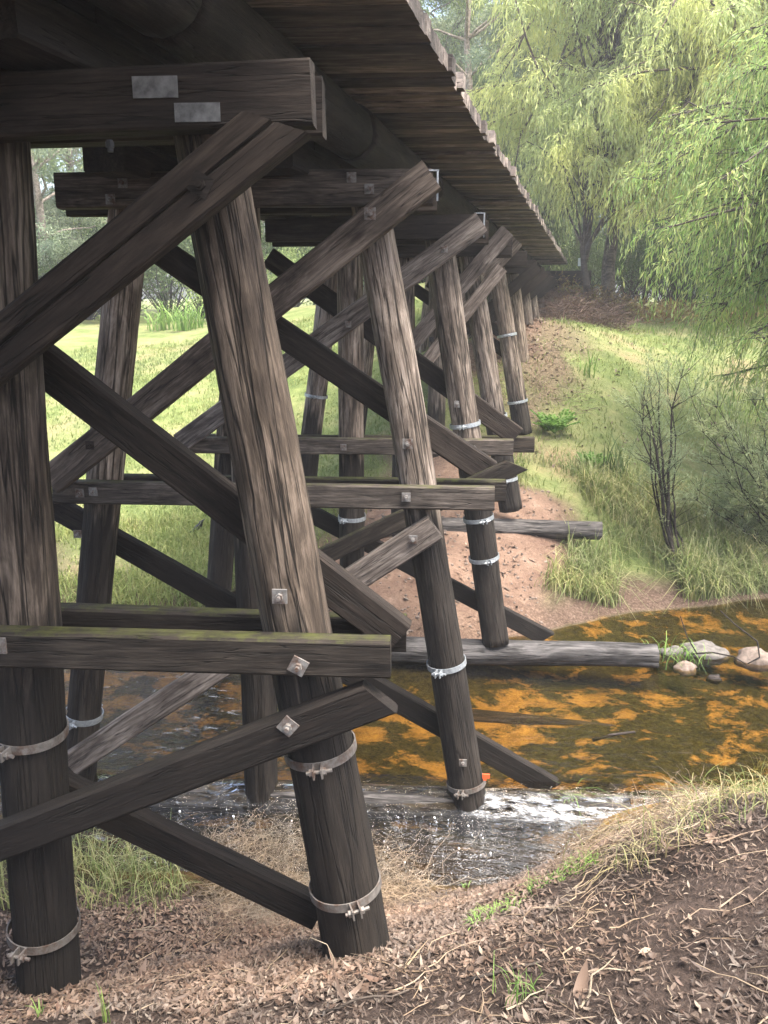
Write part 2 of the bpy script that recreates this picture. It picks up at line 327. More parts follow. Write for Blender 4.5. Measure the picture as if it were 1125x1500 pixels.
def ground_mat():
    m, nt, b = newmat('bank_ground'); ge = N(nt, 'NewGeometry'); P = ge.outputs['Position']
    at_ = N(nt, 'Attribute', _attribute_name='cover'); s = nt.nodes.new('ShaderNodeSeparateColor'); L(nt, at_.outputs['Color'], s.inputs[0])
    n1 = noise_(nt, P, 2.2, 8, .7); n2 = noise_(nt, P, 26, 6, .75); n3 = noise_(nt, P, .55, 5, .65)
    soil = ramp(nt, n1, [(.3, (.024, .018, .0155)), (.5, (.050, .038, .032)), (.7, (.10, .077, .065))])
    soil = mixc(nt, .6, soil, ramp(nt, n2, [(.35, (.35, .33, .32)), (.62, (1.5, 1.4, 1.35))]), 'MULTIPLY')
    lawn = ramp(nt, n3, [(.3, (.10, .135, .045)), (.45, (.165, .20, .075)), (.56, (.215, .225, .105)), (.66, (.24, .20, .115)), (.76, (.17, .12, .075))])
    lawn = mixc(nt, .6, lawn, ramp(nt, n2, [(.3, (.45, .5, .45)), (.7, (1.3, 1.3, 1.2))]), 'MULTIPLY')
    lawn = mixc(nt, .5, lawn, ramp(nt, n1, [(.35, (.6, .65, .6)), (.65, (1.25, 1.2, 1.1))]), 'MULTIPLY')
    sand = ramp(nt, n1, [(.3, (.11, .068, .050)), (.55, (.21, .142, .104)), (.75, (.32, .23, .175))])
    sand = mixc(nt, .5, sand, ramp(nt, n2, [(.3, (.5, .48, .46)), (.7, (1.25, 1.2, 1.2))]), 'MULTIPLY')
    earth = ramp(nt, n2, [(.3, (.06, .038, .028)), (.5, (.13, .085, .06)), (.68, (.28, .2, .15))])
    c = mixc(nt, s.outputs[0], soil, lawn); c = mixc(nt, s.outputs[1], c, sand); c = mixc(nt, s.outputs[2], c, earth)
    sp = nt.nodes.new('ShaderNodeSeparateXYZ'); L(nt, P, sp.inputs[0])
    # stream bed: orange sand with dark weed lying in streaks
    wv = mapping(nt, P, (1.15, 1.75, .5))
    wn = noise_(nt, wv, 1.7, 8, .66, dist=.25); wn2 = noise_(nt, mapping(nt, P, (.5, 1.2, .5)), .7, 2, .5)
    wsum = math_(nt, 'ADD', math_(nt, 'MULTIPLY', wn, .75), math_(nt, 'MULTIPLY', wn2, .3))
    wsum = math_(nt, 'ADD', wsum, math_(nt, 'MULTIPLY', math_(nt, 'SUBTRACT', noise_(nt, P, 13, 4, .7), .5), .085))
    weed = ramp(nt, wsum, [(.535, WHT), (.56, (.5, .5, .5)), (.59, BLK)])
    sb = ramp(nt, noise_(nt, P, 5, 5, .6), [(.3, (.17, .10, .026)), (.7, (.37, .225, .066))])
    wb = ramp(nt, noise_(nt, P, 14, 5, .7), [(.35, (.010, .011, .004)), (.65, (.06, .055, .017))])
    sb = mixc(nt, .55, sb, ramp(nt, n2, [(.3, (.4, .38, .34)), (.65, (1.2, 1.2, 1.15))]), 'MULTIPLY'); bed = mixc(nt, weed, sb, wb)
    near = math_(nt, 'GREATER_THAN', 6.9, sp.outputs[1])
    bed = mixc(nt, math_(nt, 'MULTIPLY', ramp(nt, math_(nt, 'MULTIPLY', sp.outputs[1], .1), [(.66, WHT), (.70, BLK)]), .8), bed, ramp(nt, n1, [(.3, (.016, .011, .005)), (.7, (.07, .04, .012))]))
    under = ramp(nt, math_(nt, 'ADD', sp.outputs[2], math_(nt, 'MULTIPLY', math_(nt, 'SUBTRACT', n1, .5), .08)), [(0, WHT), (.04, BLK)])
    c = mixc(nt, under, c, bed)
    L(nt, c, b.inputs['Base Color']); b.inputs['Roughness'].default_value = .9; b.inputs['Specular IOR Level'].default_value = .15
    bp = N(nt, 'Bump', Strength=.9, Distance=.04); L(nt, math_(nt, 'ADD', n2, n1), bp.inputs['Height']); L(nt, bp.outputs[0], b.inputs['Normal'])
    return m
tag(link('ground', gme, ground_mat()), kind='structure')

# ------------------------------------------------------------------ water
def water_mat():
    m, nt, b = newmat('tannin_water'); ge = N(nt, 'NewGeometry'); P = ge.outputs['Position']
    sp = nt.nodes.new('ShaderNodeSeparateXYZ'); L(nt, P, sp.inputs[0])
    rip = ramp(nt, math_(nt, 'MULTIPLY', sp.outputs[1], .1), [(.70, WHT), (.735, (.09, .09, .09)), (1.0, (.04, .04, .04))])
    big = noise_(nt, mapping(nt, P, (2.6, 6.5, 1)), 1.6, 3, .6, dist=.8); small = noise_(nt, mapping(nt, P, (9, 20., 1)), 1.5, 3, .6)
    left = ramp(nt, math_(nt, 'ADD', math_(nt, 'MULTIPLY', sp.outputs[0], -.12), 0.05), [(.15, BLK), (.35, (.30, .30, .30))])
    hgt = math_(nt, 'MULTIPLY', math_(nt, 'ADD', big, math_(nt, 'MULTIPLY', small, .18)), math_(nt, 'MAXIMUM', rip, left))
    bp = N(nt, 'Bump', Strength=1., Distance=.2); L(nt, hgt, bp.inputs['Height'])
    gl = N(nt, 'BsdfGlossy', Roughness=.03); L(nt, bp.outputs[0], gl.inputs['Normal'])
    tr = N(nt, 'BsdfTransparent'); tr.inputs[0].default_value = (.80, .71, .52, 1)
    fr = N(nt, 'Fresnel', IOR=1.33); L(nt, bp.outputs[0], fr.inputs['Normal'])
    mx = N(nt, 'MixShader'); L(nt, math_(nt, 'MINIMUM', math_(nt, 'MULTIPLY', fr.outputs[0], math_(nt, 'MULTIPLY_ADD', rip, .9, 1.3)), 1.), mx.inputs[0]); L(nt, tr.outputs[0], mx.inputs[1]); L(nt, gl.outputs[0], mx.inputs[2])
    # aerated white water and painted glare on the log spill, foam streaks below it
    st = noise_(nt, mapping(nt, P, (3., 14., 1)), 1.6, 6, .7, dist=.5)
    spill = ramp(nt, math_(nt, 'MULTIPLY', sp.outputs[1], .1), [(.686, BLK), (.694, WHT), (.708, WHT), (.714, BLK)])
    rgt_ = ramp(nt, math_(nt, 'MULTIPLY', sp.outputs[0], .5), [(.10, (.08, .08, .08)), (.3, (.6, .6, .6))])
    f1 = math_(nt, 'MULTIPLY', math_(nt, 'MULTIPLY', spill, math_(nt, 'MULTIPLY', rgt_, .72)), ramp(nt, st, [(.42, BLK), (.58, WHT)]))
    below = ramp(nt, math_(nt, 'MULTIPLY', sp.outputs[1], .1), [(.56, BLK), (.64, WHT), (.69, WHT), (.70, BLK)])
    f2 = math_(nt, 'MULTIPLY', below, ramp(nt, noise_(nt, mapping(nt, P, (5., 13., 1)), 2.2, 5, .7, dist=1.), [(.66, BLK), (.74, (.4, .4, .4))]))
    f3 = math_(nt, 'MULTIPLY', left, ramp(nt, noise_(nt, mapping(nt, P, (2.5, 7., 1)), 1.6, 5, .7, dist=1.), [(.58, BLK), (.7, WHT)]))  # sky reflection on the left rapids, painted as diffuse white
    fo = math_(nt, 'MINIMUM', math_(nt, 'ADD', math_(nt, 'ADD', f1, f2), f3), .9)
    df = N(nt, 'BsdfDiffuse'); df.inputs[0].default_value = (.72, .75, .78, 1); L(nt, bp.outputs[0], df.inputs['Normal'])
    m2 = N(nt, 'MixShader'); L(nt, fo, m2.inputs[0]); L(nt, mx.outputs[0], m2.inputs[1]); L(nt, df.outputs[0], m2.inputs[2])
    L(nt, m2.outputs[0], nt.nodes['Material Output'].inputs[0]); return m
wx = np.arange(-30, 40, .25); wy = np.r_[np.arange(4.2, 6.6, .08), np.arange(6.6, 7.5, .03), np.arange(7.5, 15, .3)]
WX, WY = np.meshgrid(wx, wy)
edge = 6.94+.05*(vnoise(WX.ravel(), WX.ravel()*0, 1.2, 4)-.5)
WZ = -.13+.155*sm(0, .22, WY.ravel()-edge)
ii = np.arange(WX.size).reshape(WX.shape)
wf = np.stack([ii[:-1, :-1], ii[:-1, 1:], ii[1:, 1:], ii[1:, :-1]], -1).reshape(-1, 4)
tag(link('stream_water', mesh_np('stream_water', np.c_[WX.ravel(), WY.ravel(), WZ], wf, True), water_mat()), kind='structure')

# ------------------------------------------------------------------ timber members
def frame_of(p0, p1, yaxis=Vector((0, 1, 0))):
    x = (p1-p0).normalized(); z = x.cross(yaxis).normalized(); y = z.cross(x).normalized()
    M = Matrix((x, y, z)).transposed().to_4x4(); M.translation = p0; return M
def beam_mesh(Ln, h, t, jit=.004, bev=.014, skew0=0., skew1=0., groove=False, taper=1.):
    """squared timber, local X along its length; octagonal bevelled section, ends may be cut on the skew"""
    ns = max(3, int(Ln/.22)); V = []; Fs = []
    sec = [(-t/2+bev, -h/2), (t/2-bev, -h/2), (t/2, -h/2+bev), (t/2, h/2-bev), (t/2-bev, h/2), (-t/2+bev, h/2), (-t/2, h/2-bev), (-t/2, -h/2+bev)]
    if groove: sec = sec[:7]+[(-t/2, .02), (-t/2+.025, .01), (-t/2, -.004)]+sec[7:]
    n = len(sec); ph = random.random()*90
    for i in range(ns+1):
        u = i/ns
        for j, (y, z) in enumerate(sec):
            x = u*Ln
            q = Vector((u*Ln*1.1+ph, y*9, z*9)); q2 = Vector((u*Ln*.35+ph, 3.1, 7))
            e = noise.noise(q)*jit*1.6; bow = noise.noise(q2)*jit*2.2
            if i == 0: x += skew0*(z/h)
            if i == ns: x += skew1*(z/h)
            V.append((x+(noise.noise(q*3)*jit*2 if i in (0, ns) else 0), y*(1+e*3)+bow*.4, z+e+bow))
    for i in range(ns):
        for j in range(n): j2 = (j+1) % n; Fs.append((i*n+j, (i+1)*n+j, (i+1)*n+j2, i*n+j2))
    Fs += [tuple(range(n)), tuple(range(ns*n, ns*n+n))[::-1]]
    me = bpy.data.meshes.new('timber'); me.from_pydata(V, [], Fs); me.update(); return me
def pile_mesh(Ln, r0, r1, rough=.02, cut=0.):
    """weathered log, local X along its length"""
    n = 36; ns = max(8, int(Ln/.09)); ph = random.random()*500; V = []; Fs = []
    for i in range(ns+1):
        u = i/ns; r = r0+(r1-r0)*u
        bx = noise.noise(Vector((u*Ln*.5+ph, 0, 0)))*.02; by = noise.noise(Vector((u*Ln*.5+ph, 9, 0)))*.02
        for j in range(n):
            th = 2*math.pi*j/n; c, s = math.cos(th), math.sin(th)
            a = noise.noise(Vector((u*Ln*.45+ph, c*1.6, s*1.6)))*rough
            a += noise.noise(Vector((u*Ln*.8+ph, c*6, s*6)))*rough*.55
            a -= max(0, noise.noise(Vector((u*Ln*.25+ph, c*3.2+5, s*3.2)))-.32)*rough*3
            rr = r+a+noise.noise(Vector((u*Ln*6+ph, c*9, s*9)))*.003
            V.append((u*Ln+(noise.noise(Vector((c*3, s*3, ph)))*cut if i == 0 else 0), c*rr+bx, s*rr+by))
    for i in range(ns):
        for j in range(n): j2 = (j+1) % n; Fs.append((i*n+j, i*n+j2, (i+1)*n+j2, (i+1)*n+j))
    Fs += [tuple(range(n))[::-1], tuple(range(ns*n, ns*n+n))]
    me = bpy.data.meshes.new('log'); me.from_pydata(V, [], Fs)
    me.polygons.foreach_set('use_smooth', np.ones(len(Fs), dtype=bool)); me.update(); return me

bridge = empty('timber_bridge', (-1.0, 4.08, 0), 'old dark timber trestle bridge on leaning log piles crossing the stream', 'bridge')
def beam(name, a, b, Yf, h, t=.11, mat=None, parent=bridge, **kw):
    """a, b: ends of the centre line on its front face (pixels of the survey photo), Yf the plane of that face"""
    p0, p1 = at(*a, Yf), at(*b, Yf); off = Vector((0, t/2, 0)); M = frame_of(p0+off, p1+off)
    return link(name, beam_mesh((p1-p0).length, h, t, **kw), mat or M_BEAM, parent, M)
def pile_w(p0, p1, r0, r1, mat=None, rough=.018):
    M = frame_of(p0, p1); o = link('pile', pile_mesh((p1-p0).length, r0, r1, rough), mat or M_PILE, bridge, M)
    o_info[o] = (p0, p1, r0, r1); return o
o_info = {}
def pile(a, b, Y, r0, r1, mat=None, ext=1.1):
    p0, p1 = at(*a, Y), at(*b, Y); p1 = p1+(p1-p0).normalized()*ext
    return pile_w(p0, p1, r0, r1, mat)
def band(o, py=None, s=None, ang=.0, mat=None, hb=.05, lugs=True):
    """steel clamp band round a pile"""
    p0, p1, r0, r1 = o_info[o]; Ln = (p1-p0).length
    if s is None:
        best = 1e9
        for i in range(400):
            q = p0+(p1-p0)*i/399; d = CR.transposed() @ (q-Vector((0, 0, CAMZ))); y = 750-F*d.y/-d.z
            if abs(y-py) < best: best = abs(y-py); s = i/399
    r = r0+(r1-r0)*s+.012; x = s*Ln; mb = MB(); n = 40; V = []; Fs = []; tilt = random.uniform(-.05, .05)
    for j in range(n):
        th = 2*math.pi*j/n; c, sn = math.cos(th), math.sin(th)
        for dx, dr in ((-hb/2, 0), (hb/2, 0), (hb/2, .008), (-hb/2, .008)): V.append((x+dx+tilt*c*r, c*(r+dr), sn*(r+dr)))
    for j in range(n):
        k = (j+1) % n
        for q in range(4): Fs.append((j*4+q, j*4+(q+1) % 4, k*4+(q+1) % 4, k*4+q))
    mb.add(V, Fs)
    if lugs:
        for sg in (0, math.pi):
            a = ang+sg; M = Matrix.Rotation(a, 3, 'X')
            for dy in (-.022, .022): mb.box(M @ Vector((x+tilt*math.cos(a)*r, r+.045, dy)), hb*1.05, .085, .009, M)
            p = M @ Vector((x+tilt*math.cos(a)*r, r+.055, 0)); d = M @ Vector((0, 0, 1))
            mb.tube([p-d*.075, p+d*.06], .011, 8); mb.tube([p+d*.027, p+d*.045], .021, 6); mb.tube([p-d*.045, p-d*.027], .021, 6)
    return link('clamp_band', mb.mesh('band'), mat or M_STEEL, o, WM[o])
def bolt(o, px, py, Yf, size=.075, rot=0., mat=None, plate=True):
    """square washer plate with a nut on the face of a member"""
    c = at(px, py, Yf); mb = MB(); Mr = Matrix.Rotation(rot, 3, 'Y')
    if plate: mb.box(c-Vector((0, .006, 0)), size, .012, size, Mr)
    mb.tube([c-Vector((0, .012, 0)), c-Vector((0, .034, 0))], size*.26, 6)
    mb.tube([c-Vector((0, .034, 0)), c-Vector((0, .055, 0))], size*.14, 8)
    return link('bolt_plate' if plate else 'bolt', mb.mesh('bolt'), mat or M_BOLT, o)
T = .11; RP = .17
Yf1, Yr1 = YB[0]-RP-T, YB[0]+RP
# ---- bent 1 (nearest)
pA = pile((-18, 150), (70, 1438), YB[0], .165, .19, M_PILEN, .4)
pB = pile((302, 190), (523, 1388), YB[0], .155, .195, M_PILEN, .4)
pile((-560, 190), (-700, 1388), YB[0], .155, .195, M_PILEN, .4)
c1 = beam('cap_beam', (-330, 168), (456, 134), Yf1, .265, .13)
c1r = beam('cap_beam', (-330, 178), (472, 155), Yr1, .265, .13)
u1 = beam('diagonal_brace', (-60, 556), (402, 178), Yf1-T-.004, .235, groove=True, skew1=-.18)
u1r = beam('diagonal_brace', (-90, 421), (585, 938), Yr1+.002, .21)
w1 = beam('waler', (-420, 944), (572, 968), Yf1, .195, .12, M_MOSS)
w1r = beam('waler', (-420, 901), (595, 932), Yr1+T+.006, .195, .12, M_MOSS)
l1 = beam('diagonal_brace', (-150, 1297), (556, 1026), Yf1-.004, .20, .11, M_BEAM, skew1=-.1)
l1r = beam('diagonal_brace', (40, 1141), (466, 1346), Yr1+.002, .20, .11)
bolt(pB, 410, 873, YB[0]-.185); bolt(w1, 437, 975, Yf1, .085, R(28)); bolt(l1, 422, 1063, Yf1, .085, R(40)); bolt(w1, -2, 945, Yf1, .085); bolt(u1, 295, 271, Yf1-T, .09, R(30), M_BEAM)
band(pA, 1070, ang=R(10), mat=M_DULL); band(pA, 1357, ang=R(8), mat=M_DULL); band(pB, 1095, ang=R(-5), mat=M_DULL); band(pB, 1295, ang=R(160), mat=M_DULL)
for (x0, y0, x1, y1) in ((193, 112, 261, 143), (255, 151, 323, 178)):
    a, b = at(x0, y0, Yf1-.004), at(x1, y1, Yf1-.004)
    link('metal_patch', MB().box((a+b)/2, abs(b.x-a.x), .006, abs(a.z-b.z)).mesh(), M_PLATE, c1)
p = at(161, 212, Yf1+.03); mb = MB(); mb.tube([p+Vector((0, 0, .02)), p-Vector((0, 0, .03))], .013, 8); mb.tube([p-Vector((0, 0, .012)), p+Vector((0, 0, .012))], .02, 6)
link('bolt', mb.mesh(), M_BIRD, c1)
# ---- bent 2
Yf2, Yr2 = YB[1]-RP-T, YB[1]+RP
pC = pile((192, 268), (118, 1098), YB[1], .15, .165)
pM2 = pile((352, 262), (384, 1166), YB[1], .155, .17)
pD = pile((538, 262), (687, 1172), YB[1], .155, .17)
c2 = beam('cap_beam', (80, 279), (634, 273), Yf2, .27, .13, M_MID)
c2r = beam('cap_beam', (95, 292), (640, 285), Yr2, .27, .13)
u2 = beam('diagonal_brace', (70, 707), (632, 254), Yf2-T-.004, .25, mat=M_MID)
u2r = beam('diagonal_brace', (208, 352), (708, 688), Yr2+.002, .235, skew1=.14)
w2 = beam('waler', (76, 722), (725, 732), Yf2, .20, .12, M_MIDMOSS)
w2r = beam('waler', (140, 712), (741, 720), Yr2+T+.006, .20, .12, M_MOSS)
l2 = beam('diagonal_brace', (100, 1122), (637, 774), Yf2-.004, .23, mat=M_BEAMG)
l2r = beam('diagonal_brace', (70, 740), (806, 1156), Yr2+.002, .22, skew1=.12)
for q in ((595, 728, w2), (137, 720, w2), (117, 722, w2), (605, 790, l2), (180, 268, c2), (162, 292, c2), (515, 260, c2), (541, 277, c2)): bolt(q[2], q[0], q[1], Yf2-.003)
bolt(pD, 597, 650, YB[1]-.17, .085); bolt(pD, 678, 1117, YB[1]-.175, .07); bolt(pC, 114, 782, YB[1]-.165, .07)
bolt(u2, 542, 313, Yf2-T, .09); bolt(u2, 132, 652, Yf2-T, .07, mat=M_BEAM)
band(pD, 970, ang=R(20)); b_ = band(pD, 1146, ang=R(15), mat=M_DULL); band(pC, 1045, ang=R(10), hb=.06); band(pM2, 757, ang=R(20))
p = at(712, 1137, YB[1]-.1); link('orange_tag', MB().box(p, .07, .012, .045).box(p-Vector((.01, 0, .03)), .03, .01, .03).mesh(), M_ORANGE, pD)
# sill log under bent 2, stream running over it
p0, p1 = at(150, 1168, YB[1]+.02), at(920, 1186, YB[1]+.02); p0.z = p1.z = -.155
link('sill_log', pile_mesh((p1-p0).length, .16, .15, .012), M_LOG, bridge, frame_of(p0, p1))
# ---- bent 3
Yf3, Yr3 = YB[2]-RP-T, YB[2]+RP
pE = pile((357, 330), (319, 880), YB[2], .15, .165)
pF = pile((512, 330), (517, 905), YB[2], .15, .165)
pG = pile((640, 330), (727, 944), YB[2], .165, .18, ext=-.03)
c3 = beam('cap_beam', (388, 336), (712, 331), Yf3, .27, .13)
c3r = beam('cap_beam', (398, 344), (716, 340), Yr3, .27, .13)
u3 = beam('diagonal_brace', (262, 650), (706, 325), Yf3-T-.004, .25, mat=M_BEAMG)
u3r = beam('diagonal_brace', (392, 376), (757, 640), Yr3+.002, .25)
w3 = beam('waler', (255, 653), (752, 656), Yf3, .20, .12, M_MIDMOSS)
w3r = beam('waler', (280, 648), (783, 652), Yr3+T+.006, .20, .12, M_MOSS)
l3 = beam('diagonal_brace', (330, 884), (757, 682), Yf3-.004, .22, mat=M_MOSS, skew1=-.2)
l3r = beam('diagonal_brace', (420, 735), (800, 936), Yr3+.002, .22, skew1=.12)
for q in ((503, 655, w3, 0), (695, 659, w3, 45), (543, 278, None, 0), (651, 365, u3, 0), (510, 475, u3, 0)):
    if q[2]: bolt(q[2], q[0], q[1], Yf3-(.003 if q[2] is w3 else T), .075, R(q[3]))
bolt(pG, 670, 592, YB[2]-.165, .08)
band(pG, 621, ang=R(12)); band(pG, 759, ang=R(-15)); band(pG, 816, ang=R(-12)); band(pF, 758, ang=R(25))
p0, p1 = at(470, 950, YB[2]+.06), at(962, 960, YB[2]-.05); p1.z -= .01
link('sill_log', pile_mesh((p1-p0).length, .195, .155, .02), M_LOG, bridge, frame_of(p0, p1))
# steel hook straps at the cap ends
for (px, py, Yq, ln, cb) in ((641, 272, Yf2, .22, c2), (709, 330, Yf3, .26, c3)):
    p = at(px, py, Yq); mb = MB(); mb.box(p, .014, .04, ln); mb.box(p+Vector((-.05, 0, ln/2)), .12, .04, .010)
    link('cap_strap', mb.mesh(), M_STEEL, cb)
# ---- bents 4..10, on the rising far bank
def shift(p, k): return p+Vector((BD.x/BD.y*3.06*k, 3.06*k, 0))
P3 = [(at(357, 330, YB[2]), at(319, 880, YB[2])), (at(512, 330, YB[2]), at(517, 905, YB[2])), (at(640, 330, YB[2]), at(727, 944, YB[2]))]
caps3 = (at(388, 336, Yf3), at(712, 331, Yf3))
for k in range(1, 8):
    for i, (a, b) in enumerate(P3):
        a2, b2 = shift(a, k), shift(b, k)
        jx = (random.random()-.5)*.10
        a2.x += jx; b2.x += jx*.5
        if k == 1 and i == 0: a2, b2 = at(489, 352, YB[3]), at(440, 785, YB[3])
        if k == 1 and i == 2: a2, b2 = at(683, 352, YB[3]), at(748, 747, YB[3])
        if k == 2 and i == 2: a2, b2 = at(722, 365, YB[4]), at(766, 636, YB[4])
        lo, hi = 0., 1.
        for q in range(25):
            md = (lo+hi)/2; pt = a2.lerp(b2, md)
            if pt.z > h1(pt.x, pt.y)-.15: lo = md
            else: hi = md
        o = pile_w(a2, a2.lerp(b2, lo) if lo < .999 else b2, .16, .175+.01*random.random(), M_PILE)
        if k == 1 and i == 2: band(o, 610, ang=R(5)); band(o, 702, ang=R(5))
        if k == 1 and i == 0: band(o, 580, ang=R(5))
        if k == 2 and i == 2: band(o, 491, ang=R(5)); band(o, 588, ang=R(5))
        if k == 2 and i == 1: band(o, 516, ang=R(5))
        if k == 6 and i == 2: band(o, s=.25, ang=R(5))
    a, b = shift(caps3[0], k), shift(caps3[1], k); off = Vector((0, .065, 0))
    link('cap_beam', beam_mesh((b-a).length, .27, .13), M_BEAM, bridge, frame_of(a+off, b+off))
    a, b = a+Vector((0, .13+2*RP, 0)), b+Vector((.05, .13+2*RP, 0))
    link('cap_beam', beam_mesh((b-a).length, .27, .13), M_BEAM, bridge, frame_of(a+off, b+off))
    if k == 1: A, B = at(572, 540, YB[3]-RP-2*T), at(744, 338, YB[3]-RP-2*T)
    elif k == 2: A, B = at(640, 480, YB[4]-RP-2*T), at(758, 353, YB[4]-RP-2*T)
    else:
        B = shift(at(706, 325, Yf3-T), k)+Vector((.05, 0, -.02)); A = B+Vector((-2.0, 0, -1.75))
    if k < 7: link('diagonal_brace', beam_mesh((B-A).length, .24, T), M_BEAMG if k < 3 else M_BEAM, bridge, frame_of(A, B))
    if k == 1:
        A2, B2 = at(600, 560, YB[3]-RP-T), at(735, 392, YB[3]-RP-T)
        o = link('diagonal_brace', beam_mesh((B2-A2).length, .2, T), M_BEAMG, bridge, frame_of(A2, B2))
        bolt(o, 632, 497, YB[3]-RP-T-.06, .07, mat=M_BIRD)
    if 1 < k < 7:
        A = shift(at(392, 376, Yr3), k)+Vector((.2, .06, 0)); B = A+Vector((2.2, 0, -1.5))
        if B.z > h1(B.x, B.y)+.1: link('diagonal_brace', beam_mesh((B-A).length, .22, T), M_BEAM, bridge, frame_of(A, B))
p0, p1 = at(560, 762, YB[3]+.05), at(882, 758, YB[3]-.1); p0.z = at(640, 768, YB[3]).z-.05; p1.z = at(880, 768, YB[3]).z-.07
link('sill_log', pile_mesh((p1-p0).length, .17, .15, .02), M_LOG, bridge, frame_of(p0, p1))
# ---- corbels, stringers and deck
capz = at(456, 88, Yf1).z; CH, SH = .22, .36; DZ = capz+CH+SH
capR = at(634, 250, Yf2)                         # right end of bent 2's cap on top
def along(d, y): return Vector((capR.x-d+(y-YB[1])*math.tan(R(10)), y, 0))   # d metres in from the cap end
strs = (.66, 1.10, 2.36)
for k in range(10 if False else 9):
    for i, d in enumerate(strs[1:]):
        c = along(d, YB[k]); c.z = capz+CH/2
        a, b = c-BD*.62, c+BD*.62
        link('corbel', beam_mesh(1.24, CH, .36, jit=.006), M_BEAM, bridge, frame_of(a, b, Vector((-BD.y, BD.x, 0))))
Y0, Y1 = .2, 31.5
for i, d in enumerate(strs):
    cuts = [Y0]+[YB[k] for k in range(0, 9)]+[Y1]
    for q in range(len(cuts)-1):
        a, b = along(d, cuts[q]), along(d, cuts[q+1]); 
        if i == 0:
            a.z = b.z = DZ-.215; Ln = (b-a).length
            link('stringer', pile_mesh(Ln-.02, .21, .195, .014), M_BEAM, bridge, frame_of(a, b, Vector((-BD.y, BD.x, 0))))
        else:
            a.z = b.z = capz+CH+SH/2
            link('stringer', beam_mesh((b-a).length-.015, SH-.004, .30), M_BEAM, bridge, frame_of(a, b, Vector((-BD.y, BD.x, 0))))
mb = MB(); y = -1.2; dk = 0
def deck_edge(y):
    return .05+(y-6.54)*math.tan(R(10.3))+.06*max(0, min(1, (6-y)/1.5))
rr = random.Random(3)
while y < 31.6:
    wd = .13+rr.random()*.06; gap = .004+(rr.random()**3)*.012
    if rr.random() < .06: gap += .016
    xr = deck_edge(y)+(rr.random()-.5)*(.025 if rr.random() < .85 else .10)+.012*math.sin(y*1.3); xl = xr-4.05+(rr.random()-.5)*.06
    dz = rr.random()**2*.034; th = .10+rr.random()*.02; tl = (rr.random()-.5)*.02
    sl_ = math.tan(R(10.3))*wd; z0, z1 = DZ+.002+abs(dz), DZ+.002+abs(dz+tl)
    mb.add([(xl, y, z0), (xr, y, z0), (xr+sl_, y+wd, z1), (xl+sl_, y+wd, z1), (xl, y, z0+th), (xr, y, z0+th), (xr+sl_, y+wd, z1+th), (xl+sl_, y+wd, z1+th)],
           [(3, 2, 1, 0), (4, 5, 6, 7), (0, 1, 5, 4), (1, 2, 6, 5), (2, 3, 7, 6), (3, 0, 4, 7)]); y += wd+gap
link('deck', mb.mesh('deck'), M_DECK, bridge)
A, B = along(.1, 31.6), along(3.3, 31.6); A.z = B.z = DZ-.45; A += Vector((1.3, 0, 0))
link('end_beam', beam_mesh((B-A).length, .5, .4), M_BEAM, bridge, frame_of(B, A))

# ------------------------------------------------------------------ plants: generators
def unit(a): return a/np.maximum(np.linalg.norm(a, axis=-1, keepdims=True), 1e-9)
def leaf_quads(P, D, ln, wd, fold=.0):
    """one pointed leaf per row: base P, direction D, length, width"""
    n = len(P); D = unit(D); side = unit(np.cross(D, rng.normal(size=(n, 3))))
    ln = np.broadcast_to(np.asarray(ln, float).reshape(-1, 1), (n, 1)); wd = np.broadcast_to(np.asarray(wd, float).reshape(-1, 1), (n, 1))
    mid = P+D*ln*.45; V = np.stack([P, mid-side*wd/2, P+D*ln, mid+side*wd/2], 1).reshape(-1, 3)
    return V, np.arange(4*n).reshape(n, 4)
def blade_quads(P, h, wd, az, lean, curl, seg=4):
    """grass blades and strap leaves: rise from P, lean towards az and curl over"""
    n = len(P); u = np.linspace(0, 1, seg+1)
    d = np.c_[np.cos(az), np.sin(az)]; sd = np.c_[-np.sin(az+rng.normal(size=n)*.6), np.cos(az+rng.normal(size=n)*.6), np.zeros(n)]
    out = []
    for k, q in enumerate(u):
        ang = lean*q+curl*q*q; 
        r = h*(lean*q*q*.6+curl*q**3*.5); z = h*q*np.cos(np.clip(ang*.75, 0, 2.2))
        c = np.c_[P[:, 0]+d[:, 0]*r, P[:, 1]+d[:, 1]*r, P[:, 2]+z]; ww = (wd*(1-q**2.2)*.5+.0006)[:, None]
        out += [c-sd*ww, c+sd*ww]
    V = np.stack(out, 1).reshape(-1, 3); m = 2*(seg+1); b = (np.arange(n)*m)[:, None]
    Fq = np.concatenate([b+np.array([[2*k, 2*k+1, 2*k+3, 2*k+2]]) for k in range(seg)], 0)
    return V, Fq
def joinq(parts):
    V = []; Fs = []; k = 0
    for v, f in parts: V.append(v); Fs.append(f+k); k += len(v)
    return np.concatenate(V), np.concatenate(Fs)
def bend(p0, p1, n=6, wob=.1, sag=0., r=random):
    p0, p1 = Vector(p0), Vector(p1); Ln = (p1-p0).length; out = []; ph = r.random()*99
    for i in range(n+1):
        u = i/n; p = p0.lerp(p1, u)
        k = math.sin(u*math.pi)*.7+u*.3 if wob else 0
        p = p+Vector((noise.noise(Vector((u*2.2+ph, 0, 0))), noise.noise(Vector((u*2.2+ph, 7, 0))), noise.noise(Vector((u*2.2+ph, 0, 7)))))*wob*Ln*k
        p.z -= sag*math.sin(u*math.pi/2)**2*Ln*u; out.append(p)
    return out
def taper(r0, r1, n): return [r0+(r1-r0)*i/n for i in range(n+1)]

